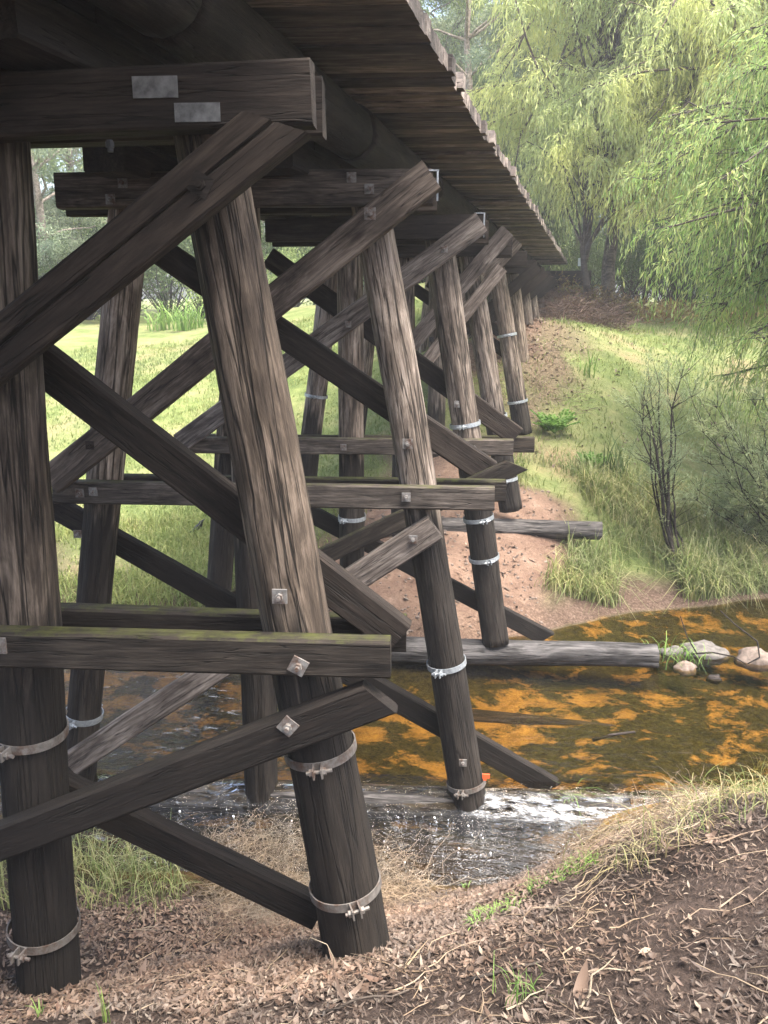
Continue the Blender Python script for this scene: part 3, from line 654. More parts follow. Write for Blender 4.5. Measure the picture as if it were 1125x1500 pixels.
def weeping_tree(loc, label, hgt, rad, nb=46, tw=42, lv=13, leaf=(.20, .024), drop=(1.0, 2.2), low=.18, tr=.22, mat=None, seed=1, toward=None, fork=.35, cat='tree', group=None):
    """willowy tree: boughs arch out of a leaning trunk, leafy twigs hang from them"""
    r = random.Random(seed); g = np.random.default_rng(seed)
    root = empty('weeping_tree', loc, label, cat, group); mb = MB(); base = Vector((0, 0, -.8))
    heads = []
    for q in range(3):
        a = r.uniform(0, 6.28); e = Vector((math.cos(a)*rad*.25, math.sin(a)*rad*.25, hgt*(.62+.12*q)))
        if q == 0: pts = bend(base, e, 9, .10, r=r); st = pts
        else: pts = bend(st[int(9*fork)], e, 8, .12, r=r)
        mb.tube(pts, taper(tr*(1 if q == 0 else .6), tr*.25, len(pts)-1), 9); heads.append(pts)
    Ps, Ds = [], []
    for i in range(nb):
        hd = heads[i % 3]; u = r.uniform(.35, 1); s = hd[min(len(hd)-1, int(u*len(hd)))]
        a = r.uniform(0, 6.28) if toward is None or r.random() < .35 else toward+r.gauss(0, .55)
        zt = hgt*(low+(1-low)*r.random()**.85); k = math.sin(math.pi*min(1, max(0.08, (zt/hgt-low*.6)/(1.05-low*.6)))**.8)
        ln = rad*(.35+.65*k)*r.uniform(.65, 1.05)
        e = Vector((math.cos(a)*ln, math.sin(a)*ln, max(zt, hgt*low)))
        pts = bend(s, e, 7, .10, r=r); 
        for j in range(len(pts)): pts[j].z += math.sin(j/7*math.pi)*ln*.10
        mb.tube(pts, taper(tr*.30, .012, 7), 5, cap=False)
        n = int(tw*r.uniform(.6, 1.5)); A = np.array([tuple(p) for p in pts])
        uu = g.uniform(.30, 1., n)**.8*7; ki = np.minimum(uu.astype(int), 6); f = (uu-ki)[:, None]
        S = A[ki]*(1-f)+A[ki+1]*f
        az = a+g.normal(size=n)*1.0; o = g.uniform(.25, .9, n)*(.5+rad*.09); dr = g.uniform(*drop, n)*r.uniform(.7, 1.15); ri = g.uniform(0, .35, n)
        ss = np.linspace(.12, 1, lv)[None, :]+g.uniform(-.04, .04, (n, lv))
        dx = np.cos(az)[:, None]*o[:, None]*(1-(1-np.clip(ss, 0, 1))**2); dy = np.sin(az)[:, None]*o[:, None]*(1-(1-np.clip(ss, 0, 1))**2)
        z = ri[:, None]*ss*1.5-dr[:, None]*ss**1.7
        P = np.stack([S[:, 0:1]+dx, S[:, 1:2]+dy, S[:, 2:3]+z], -1)
        D = np.stack([np.cos(az)[:, None]*(1-ss), np.sin(az)[:, None]*(1-ss), -.35-1.3*ss], -1)+g.normal(size=P.shape)*.38
        Ps.append(P.reshape(-1, 3)); Ds.append(D.reshape(-1, 3))
        for q in range(0, n, 3):
            mb.tube([Vector(S[q])]+[Vector(P[q, t]) for t in (3, 7, lv-1)], [.009, .007, .005, .003], 3, cap=False)
    P = np.concatenate(Ps); D = np.concatenate(Ds); n = len(P)
    keep = P[:, 2] > .25; P, D = P[keep], D[keep]; n = len(P)
    V, Fq = leaf_quads(P+g.normal(size=P.shape)*.03, D, leaf[0]*g.uniform(.6, 1.3, n), leaf[1]*g.uniform(.7, 1.3, n))
    M = WM[root]
    link('trunk', mb.mesh('trunk', True), M_BARK, root, M); link('crown', mesh_np('crown', V, Fq), mat or M_PEP, root, M)
    return root
def gum_tree(loc, label, hgt, rad, seed=1, nl=9000, leaf=(.26, .06), bark=None, mat=None, group=None, low=.35, name='gum_tree', tr=.28, clump=.8, nb=34, lean=.1):
    """upright tree with a forking trunk and separate leafy clumps that let the light through"""
    r = random.Random(seed); g = np.random.default_rng(seed)
    root = empty(name, loc, label, 'tree', group); mb = MB(); heads = []
    st = bend(Vector((0, 0, -.9)), Vector((r.uniform(-1, 1)*hgt*lean, r.uniform(-1, 1)*hgt*lean, hgt*.8)), 10, .06, r=r)
    mb.tube(st, taper(tr, tr*.22, 10), 9); heads = []
    ends = []
    for q in range(nb):
        u = low*.7+(1-low*.7)*(q+r.random())/nb; s = st[min(10, int(u*10))]; a = q*2.4+r.uniform(-.5, .5)
        k = math.sin(math.pi*min(.95, max(.12, (u-low*.5)/(1.1-low*.5))))
        ln = rad*(.4+.6*k)*r.uniform(.6, 1.1); e = s+Vector((math.cos(a)*ln, math.sin(a)*ln, ln*r.uniform(.25, .95)))
        pts = bend(s, e, 6, .16, r=r); mb.tube(pts, taper(tr*.34*(1.1-u*.5), .015, 6), 5, cap=False)
        ends += [(pts[6], 1.), (pts[4]+Vector((r.uniform(-1, 1), r.uniform(-1, 1), r.uniform(-.3, .8)))*ln*.25, .8)]
        for t in range(2):
            s2 = pts[r.choice((3, 4, 5))]; e2 = s2+Vector((math.cos(a+r.uniform(-1.2, 1.2)), math.sin(a+r.uniform(-1.2, 1.2)), r.uniform(.2, 1)))*ln*.4
            mb.tube(bend(s2, e2, 4, .15, r=r), taper(.03, .01, 4), 4, cap=False); ends.append((e2, .85))
    per = max(20, nl//len(ends)); Ps = []
    for e, k in ends:
        n = int(per*r.uniform(.5, 1.5)); v = unit(g.normal(size=(n, 3)))*(g.uniform(0, 1, (n, 1))**.45)*clump*k*r.uniform(.7, 1.35)
        v[:, 2] *= .62; Ps.append(np.array(tuple(e))+v)
    P = np.concatenate(Ps); n = len(P); D = g.normal(size=(n, 3)); D[:, 2] -= .7
    V, Fq = leaf_quads(P, D, leaf[0]*g.uniform(.6, 1.3, n), leaf[1]*g.uniform(.7, 1.3, n)); M = WM[root]
    link('trunk', mb.mesh('trunk', True), bark or M_PALEBARK, root, M); link('crown', mesh_np('crown', V, Fq), mat or M_EUC, root, M)
    return root
def bush(loc, label, hgt, rad, seed, nl=5000, leaf=(.14, .04), mat=None, group=None, name='bush', cat='bush'):
    r = random.Random(seed); g = np.random.default_rng(seed); root = empty(name, loc, label, cat, group); mb = MB(); Ps = []
    nb = 26
    for q in range(nb):
        a = r.uniform(0, 6.28); k = r.random()**.6
        e = Vector((math.cos(a)*rad*k, math.sin(a)*rad*k, hgt*(1-.55*k*k)*r.uniform(.55, 1.0)))
        mb.tube(bend((0, 0, -.1), e, 5, .15, r=r), taper(.035, .008, 5), 4, cap=False)
        n = int(nl/nb*r.uniform(.5, 1.5)); v = unit(g.normal(size=(n, 3)))*(g.uniform(0, 1, (n, 1))**.5)*rad*.36*r.uniform(.6, 1.3); v[:, 2] *= .8
        Ps.append(np.array(tuple(e))+v)
    P = np.concatenate(Ps); P[:, 2] = np.maximum(P[:, 2], .03); n = len(P); D = g.normal(size=(n, 3))
    V, Fq = leaf_quads(P, D, leaf[0]*g.uniform(.6, 1.3, n), leaf[1]*g.uniform(.7, 1.3, n)); M = WM[root]
    link('stems', mb.mesh('stems', True), M_TWIG, root, M); link('foliage', mesh_np('foliage', V, Fq), mat or M_BUSH, root, M); return root
def place(o, loc, rz, sc, label=None, group=None):
    c = copy_tree(o); c.location = loc; c.rotation_euler = (0, 0, rz); c.scale = (sc, sc, sc)
    if label: c['label'] = label
    if group: c['group'] = group
    return c

# ------------------------------------------------------------------ trees
weeping_tree(hp(895, 33), 'large bright weeping peppermint tree with dark trunk on far bank', 16.5, 6.4, nb=150, tw=60, leaf=(.26, .04), drop=(.7, 1.6), low=.20, tr=.30, seed=4)
weeping_tree(hp(863, 30.5), 'weeping tree with mossy yellowish trunk just right of the bridge end', 8.5, 2.8, nb=44, tw=50, leaf=(.22, .034), drop=(.6, 1.4), low=.40, tr=.15, seed=9)
weeping_tree(hp(1090, 29), 'tall pale weeping peppermint tree behind the near drooping branches', 16.5, 6.2, nb=140, tw=60, leaf=(.25, .038), drop=(.7, 1.6), low=.16, tr=.28, seed=14)
weeping_tree(hp(790, 44), 'darker weeping tree behind the far end of the bridge deck', 15, 5.0, nb=80, tw=56, leaf=(.32, .055), low=.1, tr=.25, seed=22, mat=M_BUSH)
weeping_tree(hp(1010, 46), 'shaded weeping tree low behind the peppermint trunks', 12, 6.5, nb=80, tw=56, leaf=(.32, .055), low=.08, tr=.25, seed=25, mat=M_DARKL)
q = at(1500, 455, 16.0)
weeping_tree((q.x, 16.0, h1(q.x, 16.0)), 'near willow-like tree whose green branches droop in from the right edge', 11.5, 6.6, nb=165, tw=62, lv=16, leaf=(.16, .022), drop=(.8, 2.0), low=.19, tr=.28, seed=31, mat=M_PEPN, toward=math.pi*1.02)
GG = 'tall gum trees standing behind the bridge'
GL = 'tall grey-green gum tree with pale branches behind the bridge'
g1 = gum_tree(hp(690, 47), 'grey-green gum tree with pale forked limbs above the deck edge', 24, 5.6, 3, 46000, low=.14, tr=.35, clump=1.05)
g2 = gum_tree(hp(560, 50), GL, 23, 5.8, 8, 46000, group=GG, low=.12, clump=1.1)
g3 = gum_tree(hp(120, 46), 'pale slender gum tree seen through the gap beside the nearest pile', 21, 5.2, 12, 42000, low=.06, mat=M_BUSH, clump=1.05)
for i, (px, Y, rz, sc) in enumerate(((672, 40, 2.0, .8), (735, 44, 4.4, .85), (610, 45, .4, .9), (75, 41, 1.5, .75), (15, 44, 3.1, .85), (-80, 52, 1, 1.0), (30, 58, 2, 1.1), (240, 55, 3, .95), (380, 52, 4, 1.05), (470, 60, .5, 1.1), (640, 60, 1.2, 1.05), (760, 58, 2.6, 1.1), (-260, 50, 3.3, 1.), (860, 62, 4, 1.), (980, 60, 5, 1.1), (1100, 62, 1.5, 1.05), (1230, 55, .3, 1.), (1400, 50, 3, 1.1), (300, 66, 1, 1.2), (150, 68, 2, 1.25), (550, 70, 3, 1.25), (720, 72, 4, 1.3), (-150, 66, 5, 1.2))):
    place((g1, g2, g3)[i % 3], hp(px, Y), rz, sc, GL, GG)
BG = 'green bushes along the back edge of the meadow'; BL = 'rounded green bush at the back edge of the meadow'
b1 = bush(hp(330, 37), 'bright green bush beyond the meadow with pale leaves', 3.2, 1.9, 5, 6500)
b2 = bush(hp(90, 40), BL, 4.2, 2.6, 6, 7500, mat=M_DARKL, group=BG, leaf=(.16, .045))
b3 = bush(hp(430, 38), 'light green rounded bush across the meadow right of the nearest raking pile', 2.4, 1.6, 7, 6500, leaf=(.13, .045))
for i, (px, Y, rz, sc) in enumerate(((170, 41, 1, 1.05), (250, 40, 2, 1.1), (20, 41, 3, 1.), (-60, 40, 4, 1.2), (390, 42, .7, 1.2), (480, 42, 2.2, 1.1), (560, 42, 3, 1.15), (640, 44, 5, 1.1), (-180, 42, 2, 1.3), (300, 43, 4, 1.5), (130, 45, 3, 1.6), (720, 44, 1, 1.1), (-300, 44, 1, 1.5))):
    place((b2, b2, b1)[i % 3], hp(px, Y), rz, sc, BL, BG)
RG = 'shrubs under the weeping trees'; RL = 'dark leafy shrub under the weeping trees'
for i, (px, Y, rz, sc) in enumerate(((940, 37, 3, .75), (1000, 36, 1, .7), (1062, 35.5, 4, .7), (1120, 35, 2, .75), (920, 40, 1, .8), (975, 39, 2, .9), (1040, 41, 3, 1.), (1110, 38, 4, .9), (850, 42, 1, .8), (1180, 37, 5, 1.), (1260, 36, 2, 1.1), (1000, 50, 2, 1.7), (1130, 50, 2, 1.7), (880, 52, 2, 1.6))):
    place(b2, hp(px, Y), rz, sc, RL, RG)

# ------------------------------------------------------------------ shrubs by the water
def bare_shrub():
    base = ghit(1006, 838, 11.5); root = empty('bare_shrub', base, 'bare dark multi-stemmed shrub leaning over grass on the far bank', 'shrub')
    Y = base.y; mb = MB(); r = random.Random(8); tips = []
    S = [((1006, 838), (985, 790), (972, 700), (965, 620), (966, 565)), ((1000, 836), (978, 770), (980, 690), (984, 600), (1004, 530)), ((996, 834), (972, 760), (962, 660), (946, 590), (940, 600)),
         ((1004, 838), (990, 780), (985, 720), (990, 640), (978, 575)), ((992, 832), (966, 755), (958, 690), (942, 640), (945, 560)), ((1010, 836), (996, 790), (976, 740), (968, 670), (950, 560)), ((998, 836), (975, 790), (955, 700), (950, 640), (938, 610))]
    for k, s in enumerate(S):
        pts = [at(x, y, Y+r.uniform(-.25, .25)*(j > 0)) for j, (x, y) in enumerate(s)]; pts[0].z -= .1
        P = []
        for i in range(len(pts)-1): P += [pts[i].lerp(pts[i+1], t) + Vector((r.gauss(0, .012), r.gauss(0, .012), 0)) for t in (0, .33, .66)]
        P.append(pts[-1]); mb.tube(P, taper(.036 if k < 3 else .022, .005, len(P)-1), 6, cap=False)
        for q in range(20):
            j = r.randint(4, len(P)-1); s0 = P[j]; e = s0+Vector((r.gauss(0, .22), r.gauss(0, .2), r.uniform(.12, .5)))
            mb.tube(bend(s0, e, 3, .12, r=r), taper(.006, .002, 3), 3, cap=False); tips.append((s0.lerp(e, .55), e))
    for a in ((-.35, .1), (.3, -.05), (.05, -.3), (.55, .1)): mb.tube([base+Vector((0, 0, .04)), base+Vector((a[0], a[1], -.03))], [.05, .015], 6)
    link('stems', mb.mesh('stems', True), M_TWIG, root)
    A = np.array([tuple(t[0]) for t in tips]); B = np.array([tuple(t[1]) for t in tips]); n = 6500; k = rng.integers(0, len(A), n); f = rng.uniform(.2, 1.25, (n, 1))
    P = A[k]*(1-f)+B[k]*f+rng.normal(size=(n, 3))*.05; D = unit(B[k]-A[k])+rng.normal(size=(n, 3))*.6
    V, Fq = leaf_quads(P, D, rng.uniform(.04, .08, n), .009); link('foliage', mesh_np('foliage', V, Fq), M_SHRUB, root)
bare_shrub()
def feathery_shrub():
    base = ghit(1185, 835, 11); root = empty('feathery_shrub', base, 'feathery grey-green shrub spreading in from the right edge on far bank', 'shrub')
    Y = base.y; mb = MB(); r = random.Random(18); P = []; D = []
    for k in range(34):
        e = at(r.uniform(1010, 1190), r.uniform(575, 735), Y+r.uniform(-.7, .9)); pts = bend(base+Vector((r.gauss(0, .06), r.gauss(0, .06), -.05)), e, 7, .12, r=r)
        mb.tube(pts, taper(.016, .004, 7), 5, cap=False)
        for q in range(26):
            j = r.randint(3, 7); s0 = pts[j]; d = (pts[j]-pts[j-1]).normalized()+Vector((r.gauss(0, .7), r.gauss(0, .7), r.gauss(.15, .5))); e2 = s0+d.normalized()*r.uniform(.15, .45)
            mb.tube([s0, s0.lerp(e2, .5)+Vector((0, 0, .02)), e2], [.006, .004, .002], 3, cap=False)
            n = 22; f = np.random.default_rng(k*50+q).uniform(.15, 1.1, (n, 1)); P.append(np.array(tuple(s0))*(1-f)+np.array(tuple(e2))*f); D.append(np.repeat(np.array([tuple(d)]), n, 0))
    P = np.concatenate(P); D = unit(np.concatenate(D))+rng.normal(size=P.shape)*.55; n = len(P)
    V, Fq = leaf_quads(P+rng.normal(size=P.shape)*.015, D, rng.uniform(.06, .12, n), .013)
    link('stems', mb.mesh('stems', True), M_TWIG, root); link('foliage', mesh_np('foliage', V, Fq), M_SHRUB, root)
feathery_shrub()
def strap_plant(px, py, n, h, label, wd=.025, y0=8, mat=None, group=None, spread=.1, lean=.5, name='strap_leaf_plant', cat='plant', curl=.7):
    b = ghit(px, py, y0); a = rng.uniform(0, 6.28, n)
    P = np.c_[b.x+rng.normal(size=n)*spread, b.y+rng.normal(size=n)*spread, np.full(n, b.z-.02)]
    V, Fq = blade_quads(P, h*rng.uniform(.55, 1.1, n), wd*rng.uniform(.7, 1.2, n), a, lean*rng.uniform(.1, 1.3, n), curl*rng.uniform(0, 1.3, n), 5)
    return tag(link(name, mesh_np(name, V, Fq), mat or M_REED), label, cat, group)
strap_plant(240, 484, 70, 1.7, 'left one of two tall strap-leaf clumps at the back of the meadow', .045, 25, spread=.28, lean=1.0, curl=1.2)
strap_plant(277, 484, 76, 1.9, 'right one of two tall strap-leaf clumps at the back of the meadow', .045, 25, spread=.28, lean=1.0, curl=1.2)
strap_plant(905, 712, 26, 1.15, 'dark upright strap-leaf clump in the far bank grass left of the bare shrub', .03, 10, mat=M_DARKL, lean=.35)
strap_plant(862, 552, 20, .75, 'small strap-leaf clump on the bare earth below the bridge end', .03, 14, lean=.45)
strap_plant(157, 1500, 7, .27, 'three-bladed strap grass tuft in leaf litter at the bottom left', .013, 2, spread=.012, lean=.14, curl=.25, name='grass_tuft', cat='grass tuft')
strap_plant(60, 1490, 6, .14, 'tiny green seedling grass at the bottom left corner', .012, 2, spread=.02, lean=.6, name='grass_tuft', cat='grass tuft')
strap_plant(765, 1468, 26, .17, 'sparse thin green grass tuft in the foreground litter', .004, 1.5, spread=.05, lean=.5, name='grass_tuft', cat='grass tuft')
strap_plant(680, 1300, 8, .09, 'tiny green sprout at the near water edge', .012, 3, spread=.015, name='grass_tuft', cat='grass tuft')
def fern(px, py, label, s=.8):
    b = ghit(px, py, 10); Ps = []; Ds = []; mb = MB()
    for k in range(13):
        a = k*2.4+random.random(); e = b+Vector((math.cos(a)*s*.55, math.sin(a)*s*.55, s*random.uniform(.45, .95))); pts = bend(b, e, 6, .05, .25); mb.tube(pts, taper(.008, .003, 6), 4, cap=False)
        for t in np.linspace(.2, 1, 26):
            u = t*6; i = min(5, int(u)); p = pts[i].lerp(pts[i+1], u-i)
            for sg in (-1, 1):
                sd_ = Vector((-math.sin(a)*sg, math.cos(a)*sg, .1)); ln = .17*s*(1.15-t)
                for q in (.0, .35, .7): Ps.append(tuple(p+sd_*ln*q)); Ds.append(tuple(sd_+Vector((math.cos(a), math.sin(a), 0))*.5))
    root = empty('fern', b, label, 'fern'); P = np.array(Ps)
    V, Fq = leaf_quads(P, np.array(Ds)+rng.normal(size=P.shape)*.15, .085*s, .03*s); link('fronds', mesh_np('fronds', V, Fq), M_FERN, root); link('stems', mb.mesh('stems'), M_FERN, root)
fern(812, 636, 'bright green fern on the bank right of the clamped piles', .85)
fern(868, 690, 'blue-green leafy fern in the grass beside the dark strap-leaf clump', .6)

# ------------------------------------------------------------------ grass, litter, brush
def cover(x, y, z):
    nz = vnoise(x, y, .9, 5); brx = x-math.tan(R(10))*(y-4)
    bare = sm(-3.9, -2.6, brx-nz+.5)*(1-sm(-.1, .45, brx+(nz-.5)*1.1+.5*sm(13.5, 15.5, y))); barez = bare*sm(10, 11, y); barez = barez*(1-sm(15, 16.5, y)*sm(.34, .52, vnoise(x, y, .8, 71))*.9)
    bp = sm(16, 17.5, y)*(1-sm(22, 25, y))*np.exp(-((x-(2.3+(y-16)*.22)+nz)/.8)**2)*.6*sm(.3, .6, vnoise(x, y, 1.1, 91))
    return sm(10.5, 12.5, y+nz*1.2)*(1-np.clip(barez+bp, 0, 1))
def scatter(n, x0, x1, y0, y1, keep):
    x = rng.uniform(x0, x1, n); y = rng.uniform(y0, y1, n); z = H(x, y); k = keep(x, y, z) > rng.uniform(0, 1, n)
    return np.c_[x, y, z][k]
def grass(name, P, h, wd, mat, lean=.6, curl=.8, hv=None, seg=3):
    n = len(P); hh = h*rng.uniform(.5, 1.25, n)*(hv if hv is not None else 1)
    P = P.copy(); P[:, 2] -= .01
    V, Fq = blade_quads(P, hh, wd*rng.uniform(.6, 1.3, n), rng.uniform(0, 6.28, n), lean*rng.uniform(.1, 1.4, n), curl*rng.uniform(0, 1.4, n), seg)
    return tag(link(name, mesh_np(name, V, Fq), mat), kind='stuff')
P = scatter(60000, -13, 1.5, 12, 30, lambda x, y, z: cover(x, y, z)*(z > .05)*(.25+vnoise(x, y, 1.1, 8)))
grass('meadow_grass', P, .13, .016, M_GRASS, .9, .9, .4+vnoise(P[:, 0], P[:, 1], .7, 9)*1.6)
P = scatter(52000, .5, 15, 13, 32, lambda x, y, z: cover(x, y, z)*(z > .1)*(.1+vnoise(x, y, 1.0, 3)*1.1))
grass('bank_grass', P, .12, .014, M_GRASS, .9, .9, .35+vnoise(P[:, 0], P[:, 1], .7, 9)*1.7)
P = scatter(26000, -10, -1.2, 11.4, 16.5, lambda x, y, z: (z > .06)*cover(x, y, z)*sm(.35, .6, vnoise(x, y, .7, 27))*(1-sm(14.5, 16.5, y)))
grass('long_meadow_grass', P, .38, .012, M_GRASS, 1.0, 1.2, .5+vnoise(P[:, 0], P[:, 1], 1.1, 9)*.9, 4)
P = scatter(70000, 1.2, 11, 12.1, 17.5, lambda x, y, z: (z > .07)*cover(x, y, z)*sm(.25, .55, vnoise(x, y, .8, 21))*(1-sm(14.2, 15.8, y))*1.1)
grass('tall_bank_grass', P, .55, .014, M_GRASSD, .8, 1.1, .5+vnoise(P[:, 0], P[:, 1], 1.1, 9)*1.1, 4)
def pixscatter(n, poly, y0):
    """points on the ground inside an outlined patch"""
    C = np.array([tuple(ghit(px, py, y0)) for px, py in poly]); lo, hi = C.min(0), C.max(0); out = rng.uniform(0, 1, (n, 2))*(hi-lo)[:2]+lo[:2]
    ins = np.zeros(n, bool); j = len(C)-1
    for i in range(len(C)):
        a, b = C[i], C[j]; c = ((a[1] > out[:, 1]) != (b[1] > out[:, 1])) & (out[:, 0] < (b[0]-a[0])*(out[:, 1]-a[1])/(b[1]-a[1]+1e-12)+a[0]); ins ^= c; j = i
    q = out[ins]; return np.c_[q, H(q[:, 0], q[:, 1])]
P = pixscatter(6500, ((900, 1290), (980, 1265), (1125, 1190), (1250, 1120), (1250, 1090), (1090, 1135), (960, 1215), (880, 1265)), 2.5)
M_STRAW = leafmat('straw_grass_blades', [(.30, .25, .14), (.38, .32, .19), (.22, .17, .10), (.24, .27, .10)], .3, 2.)
grass('straw_grass', P[::2], .23, .005, M_STRAW, 1.0, 1.4, .5+vnoise(P[::2, 0], P[::2, 1], 4, 9)*1.0, 4); P = P[1::2]
grass('near_bank_grass', P, .21, .005, M_GRASSD, .9, 1.2, .5+vnoise(P[:, 0], P[:, 1], 4, 9)*1.0, 4)
P = pixscatter(1500, ((690, 1365), (800, 1300), (880, 1270), (860, 1250), (760, 1310), (690, 1345)), 2.5)
grass('near_bank_grass', P, .085, .0045, M_REED, .9, 1.0, .4+vnoise(P[:, 0], P[:, 1], 5, 4)*1.2)
P = pixscatter(1500, ((-60, 1330), (130, 1340), (240, 1335), (285, 1310), (230, 1262), (110, 1235), (-60, 1225)), 3)
grass('tall_waterside_grass', P, .40, .006, M_GRASSD, .8, 1.3, .5+vnoise(P[:, 0], P[:, 1], 3, 4)*.9, 5)
# grey, green blades arching over the water at the right
P = pixscatter(300, ((820, 1270), (880, 1262), (1125, 1150), (1125, 1120), (880, 1235)), 2.5)
grass('arching_waterside_grass', P, .48, .006, M_GRASSD, 1.0, 1.7, seg=6)
def brush(name, P, ln, mat, n_per=1, rad=.0022, up=.5):
    """tangle of thin dead stems"""
    mb = MB()
    for p in P:
        a = random.uniform(0, 6.28); e = Vector(p)+Vector((math.cos(a), math.sin(a), random.uniform(-.05, up)))*ln*random.uniform(.4, 1.2)
        pts = bend(Vector(p), e, 5, .35, .25*random.random()); mb.tube(pts, taper(rad*random.uniform(.7, 1.5), rad*.4, 5), 3, cap=False)
    return tag(link(name, mb.mesh(name), mat), kind='stuff')
P = pixscatter(3000, ((800, 1285), (900, 1290), (1010, 1240), (1050, 1170), (930, 1195), (840, 1240)), 2.5); P[:, 2] += rng.uniform(0, .16, len(P))
brush('dead_brush', P, .26, M_DRY)
P = pixscatter(4600, ((300, 1370), (470, 1370), (640, 1322), (600, 1290), (550, 1270), (420, 1235), (300, 1260)), 2.5); P[:, 2] = np.maximum(P[:, 2], -.1)+rng.uniform(0, .2, len(P))
brush('dead_brush', P, .24, M_DRY, rad=.0017)
P = pixscatter(200, ((330, 1350), (640, 1310), (600, 1280), (330, 1255)), 2.5); P[:, 2] += rng.uniform(0, .1, len(P))
brush('dead_brush', P, .5, M_DRY, rad=.0028, up=1.0)
P = scatter(2200, 3.4, 7.5, 24.5, 30.5, lambda x, y, z: ((x-math.tan(R(10))*(y-4)) < 1.8)*1.0); P[:, 2] += rng.uniform(0, .55, len(P))
brush('dead_brush', P, .8, M_DARKB, rad=.008, up=.8)
P = scatter(700, .8, 3.2, 17, 20.5, lambda x, y, z: sm(.5, .6, vnoise(x, y, .8, 33))*1.0); brush('dead_brush', P, .45, M_DRY, rad=.005)
def leaf_scatter(name, P, ln, wd, mat, tilt=.35):
    n = len(P); a = rng.uniform(0, 6.28, n); D = np.c_[np.cos(a), np.sin(a), rng.normal(size=n)*tilt]; D = unit(D)
    side = np.c_[-np.sin(a), np.cos(a), rng.normal(size=n)*tilt]; side = unit(side); l = (ln*rng.uniform(.45, 1.35, n))[:, None]; l = l*np.exp(rng.normal(size=(n, 1))*.35); w_ = (wd*rng.uniform(.6, 1.3, n))[:, None]*np.exp(rng.normal(size=(n, 1))*.3)
    up = np.array([[0, 0, 1.]]); cu = (rng.normal(size=n)*.16)[:, None]*l; C = P+up*(.006+rng.uniform(0, .02, (n, 1)))
    V = np.stack([C-D*l/2+up*cu, C-side*w_/2-D*l*.12, C+up*.0-D*l*.12-up*w_*.12, C+side*w_/2-D*l*.12, C-side*w_*.4+D*l*.2, C+D*l*.2-up*w_*.12, C+side*w_*.4+D*l*.2, C+D*l/2+up*cu*.8], 1).reshape(-1, 3)
    b = (np.arange(n)*8)[:, None]
    T = np.concatenate([b+np.array([f]) for f in ((0, 1, 2, 2), (0, 2, 3, 3))]); Q = np.concatenate([b+np.array([f]) for f in ((1, 4, 5, 2), (2, 5, 6, 3))]); T2 = np.concatenate([b+np.array([f]) for f in ((4, 7, 5, 5), (5, 7, 6, 6))])
    tri = np.concatenate([T[:, :3], T2[:, :3], Q[:, [0, 1, 2]], Q[:, [0, 2, 3]]])
    return tag(link(name, mesh_np(name, V, tri), mat), kind='stuff')
P = scatter(30000, -2.6, 3.2, 2.0, 6.2, lambda x, y, z: (z > -.04)*(.25+.75*sm(.3, .6, vnoise(x, y, 1.6, 40)))*(1-.72*sm(.0, .9, x)*sm(2.6, 3.4, y)))
leaf_scatter('leaf_litter', P, .045, .0145, M_LITTER)
P = scatter(26000, -1.5, 3.4, 2.0, 6., lambda x, y, z: (z > -.04)*1.0); leaf_scatter('fine_leaf_litter', P, .045, .0045, M_LITTER, .25)
P = scatter(46000, -3., 2.2, 3.4, 6., lambda x, y, z: (z > .06)*(1-sm(.9, 1.5, z-.0*y+(vnoise(x, y, 2., 61)-.5)*.9))*(.35+.65*vnoise(x, y, 3., 66))*(1-.5*sm(-1.6, -2.3, x)))
leaf_scatter('pale_leaf_litter', P, .046, .015, M_PALELIT)
P = scatter(900, -2.6, 3., 1.9, 4.2, lambda x, y, z: sm(.4, .6, vnoise(x, y, 1.6, 45))); leaf_scatter('large_fallen_leaves', P, .085, .03, M_PALELIT, .45)
P = scatter(5000, 1.2, 6.5, 14.5, 26, lambda x, y, z: (1-cover(x, y, z))*.9+.06); leaf_scatter('far_leaf_litter', P, .12, .045, M_PALELIT)
P = scatter(1200, -1.5, 2.3, 10.4, 15, lambda x, y, z: (z > .03)*(1-cover(x, y, z))*.5); leaf_scatter('sand_leaf_litter', P, .09, .035, M_LITTER)
P = scatter(520, -2.3, 3., 2.1, 5.9, lambda x, y, z: (z > 0)*1.0); P[:, 2] += .012
mb = MB()
for p in P:
    a = random.uniform(0, 6.28); e = Vector(p)+Vector((math.cos(a), math.sin(a), 0))*random.uniform(.08, .42); e.z = h1(e.x, e.y)+random.uniform(.005, .05)
    mb.tube(bend(Vector(p), e, 4, .2), taper(random.uniform(.002, .006), .0015, 4), 4)
tag(link('fallen_twigs', mb.mesh('twigs'), M_DRY), kind='stuff')
def stick(pts, r0, r1, label, mat=None, name='stick'):
    mb = MB(); mb.tube(pts, taper(r0, r1, len(pts)-1), 7); return tag(link(name, mb.mesh(name, True), mat or M_BARK), label, 'stick')
a, b = ghit(690, 1440, 1.5), ghit(800, 1418, 1.5); stick(bend(a+Vector((0, 0, .015)), b+Vector((0, 0, .02)), 5, .08), .010, .006, 'dark fallen stick lying in the foreground leaf litter')
a, b = ghit(640, 1500, 1.5), ghit(560, 1475, 1.5); stick(bend(ghit(470, 1490, 1.5)+Vector((0, 0, .02)), ghit(600, 1462, 1.5)+Vector((0, 0, .02)), 5, .1), .008, .004, 'thin bent twig near the bottom centre of the litter')
a = ghit(487, 1430, 1.5); stick([a, a+Vector((.01, .0, .10)), a+Vector((-.03, .02, .17)), a+Vector((-.12, .03, .20))], .004, .002, 'pale forked twig standing at the foot of the nearest raking pile', M_DRY)
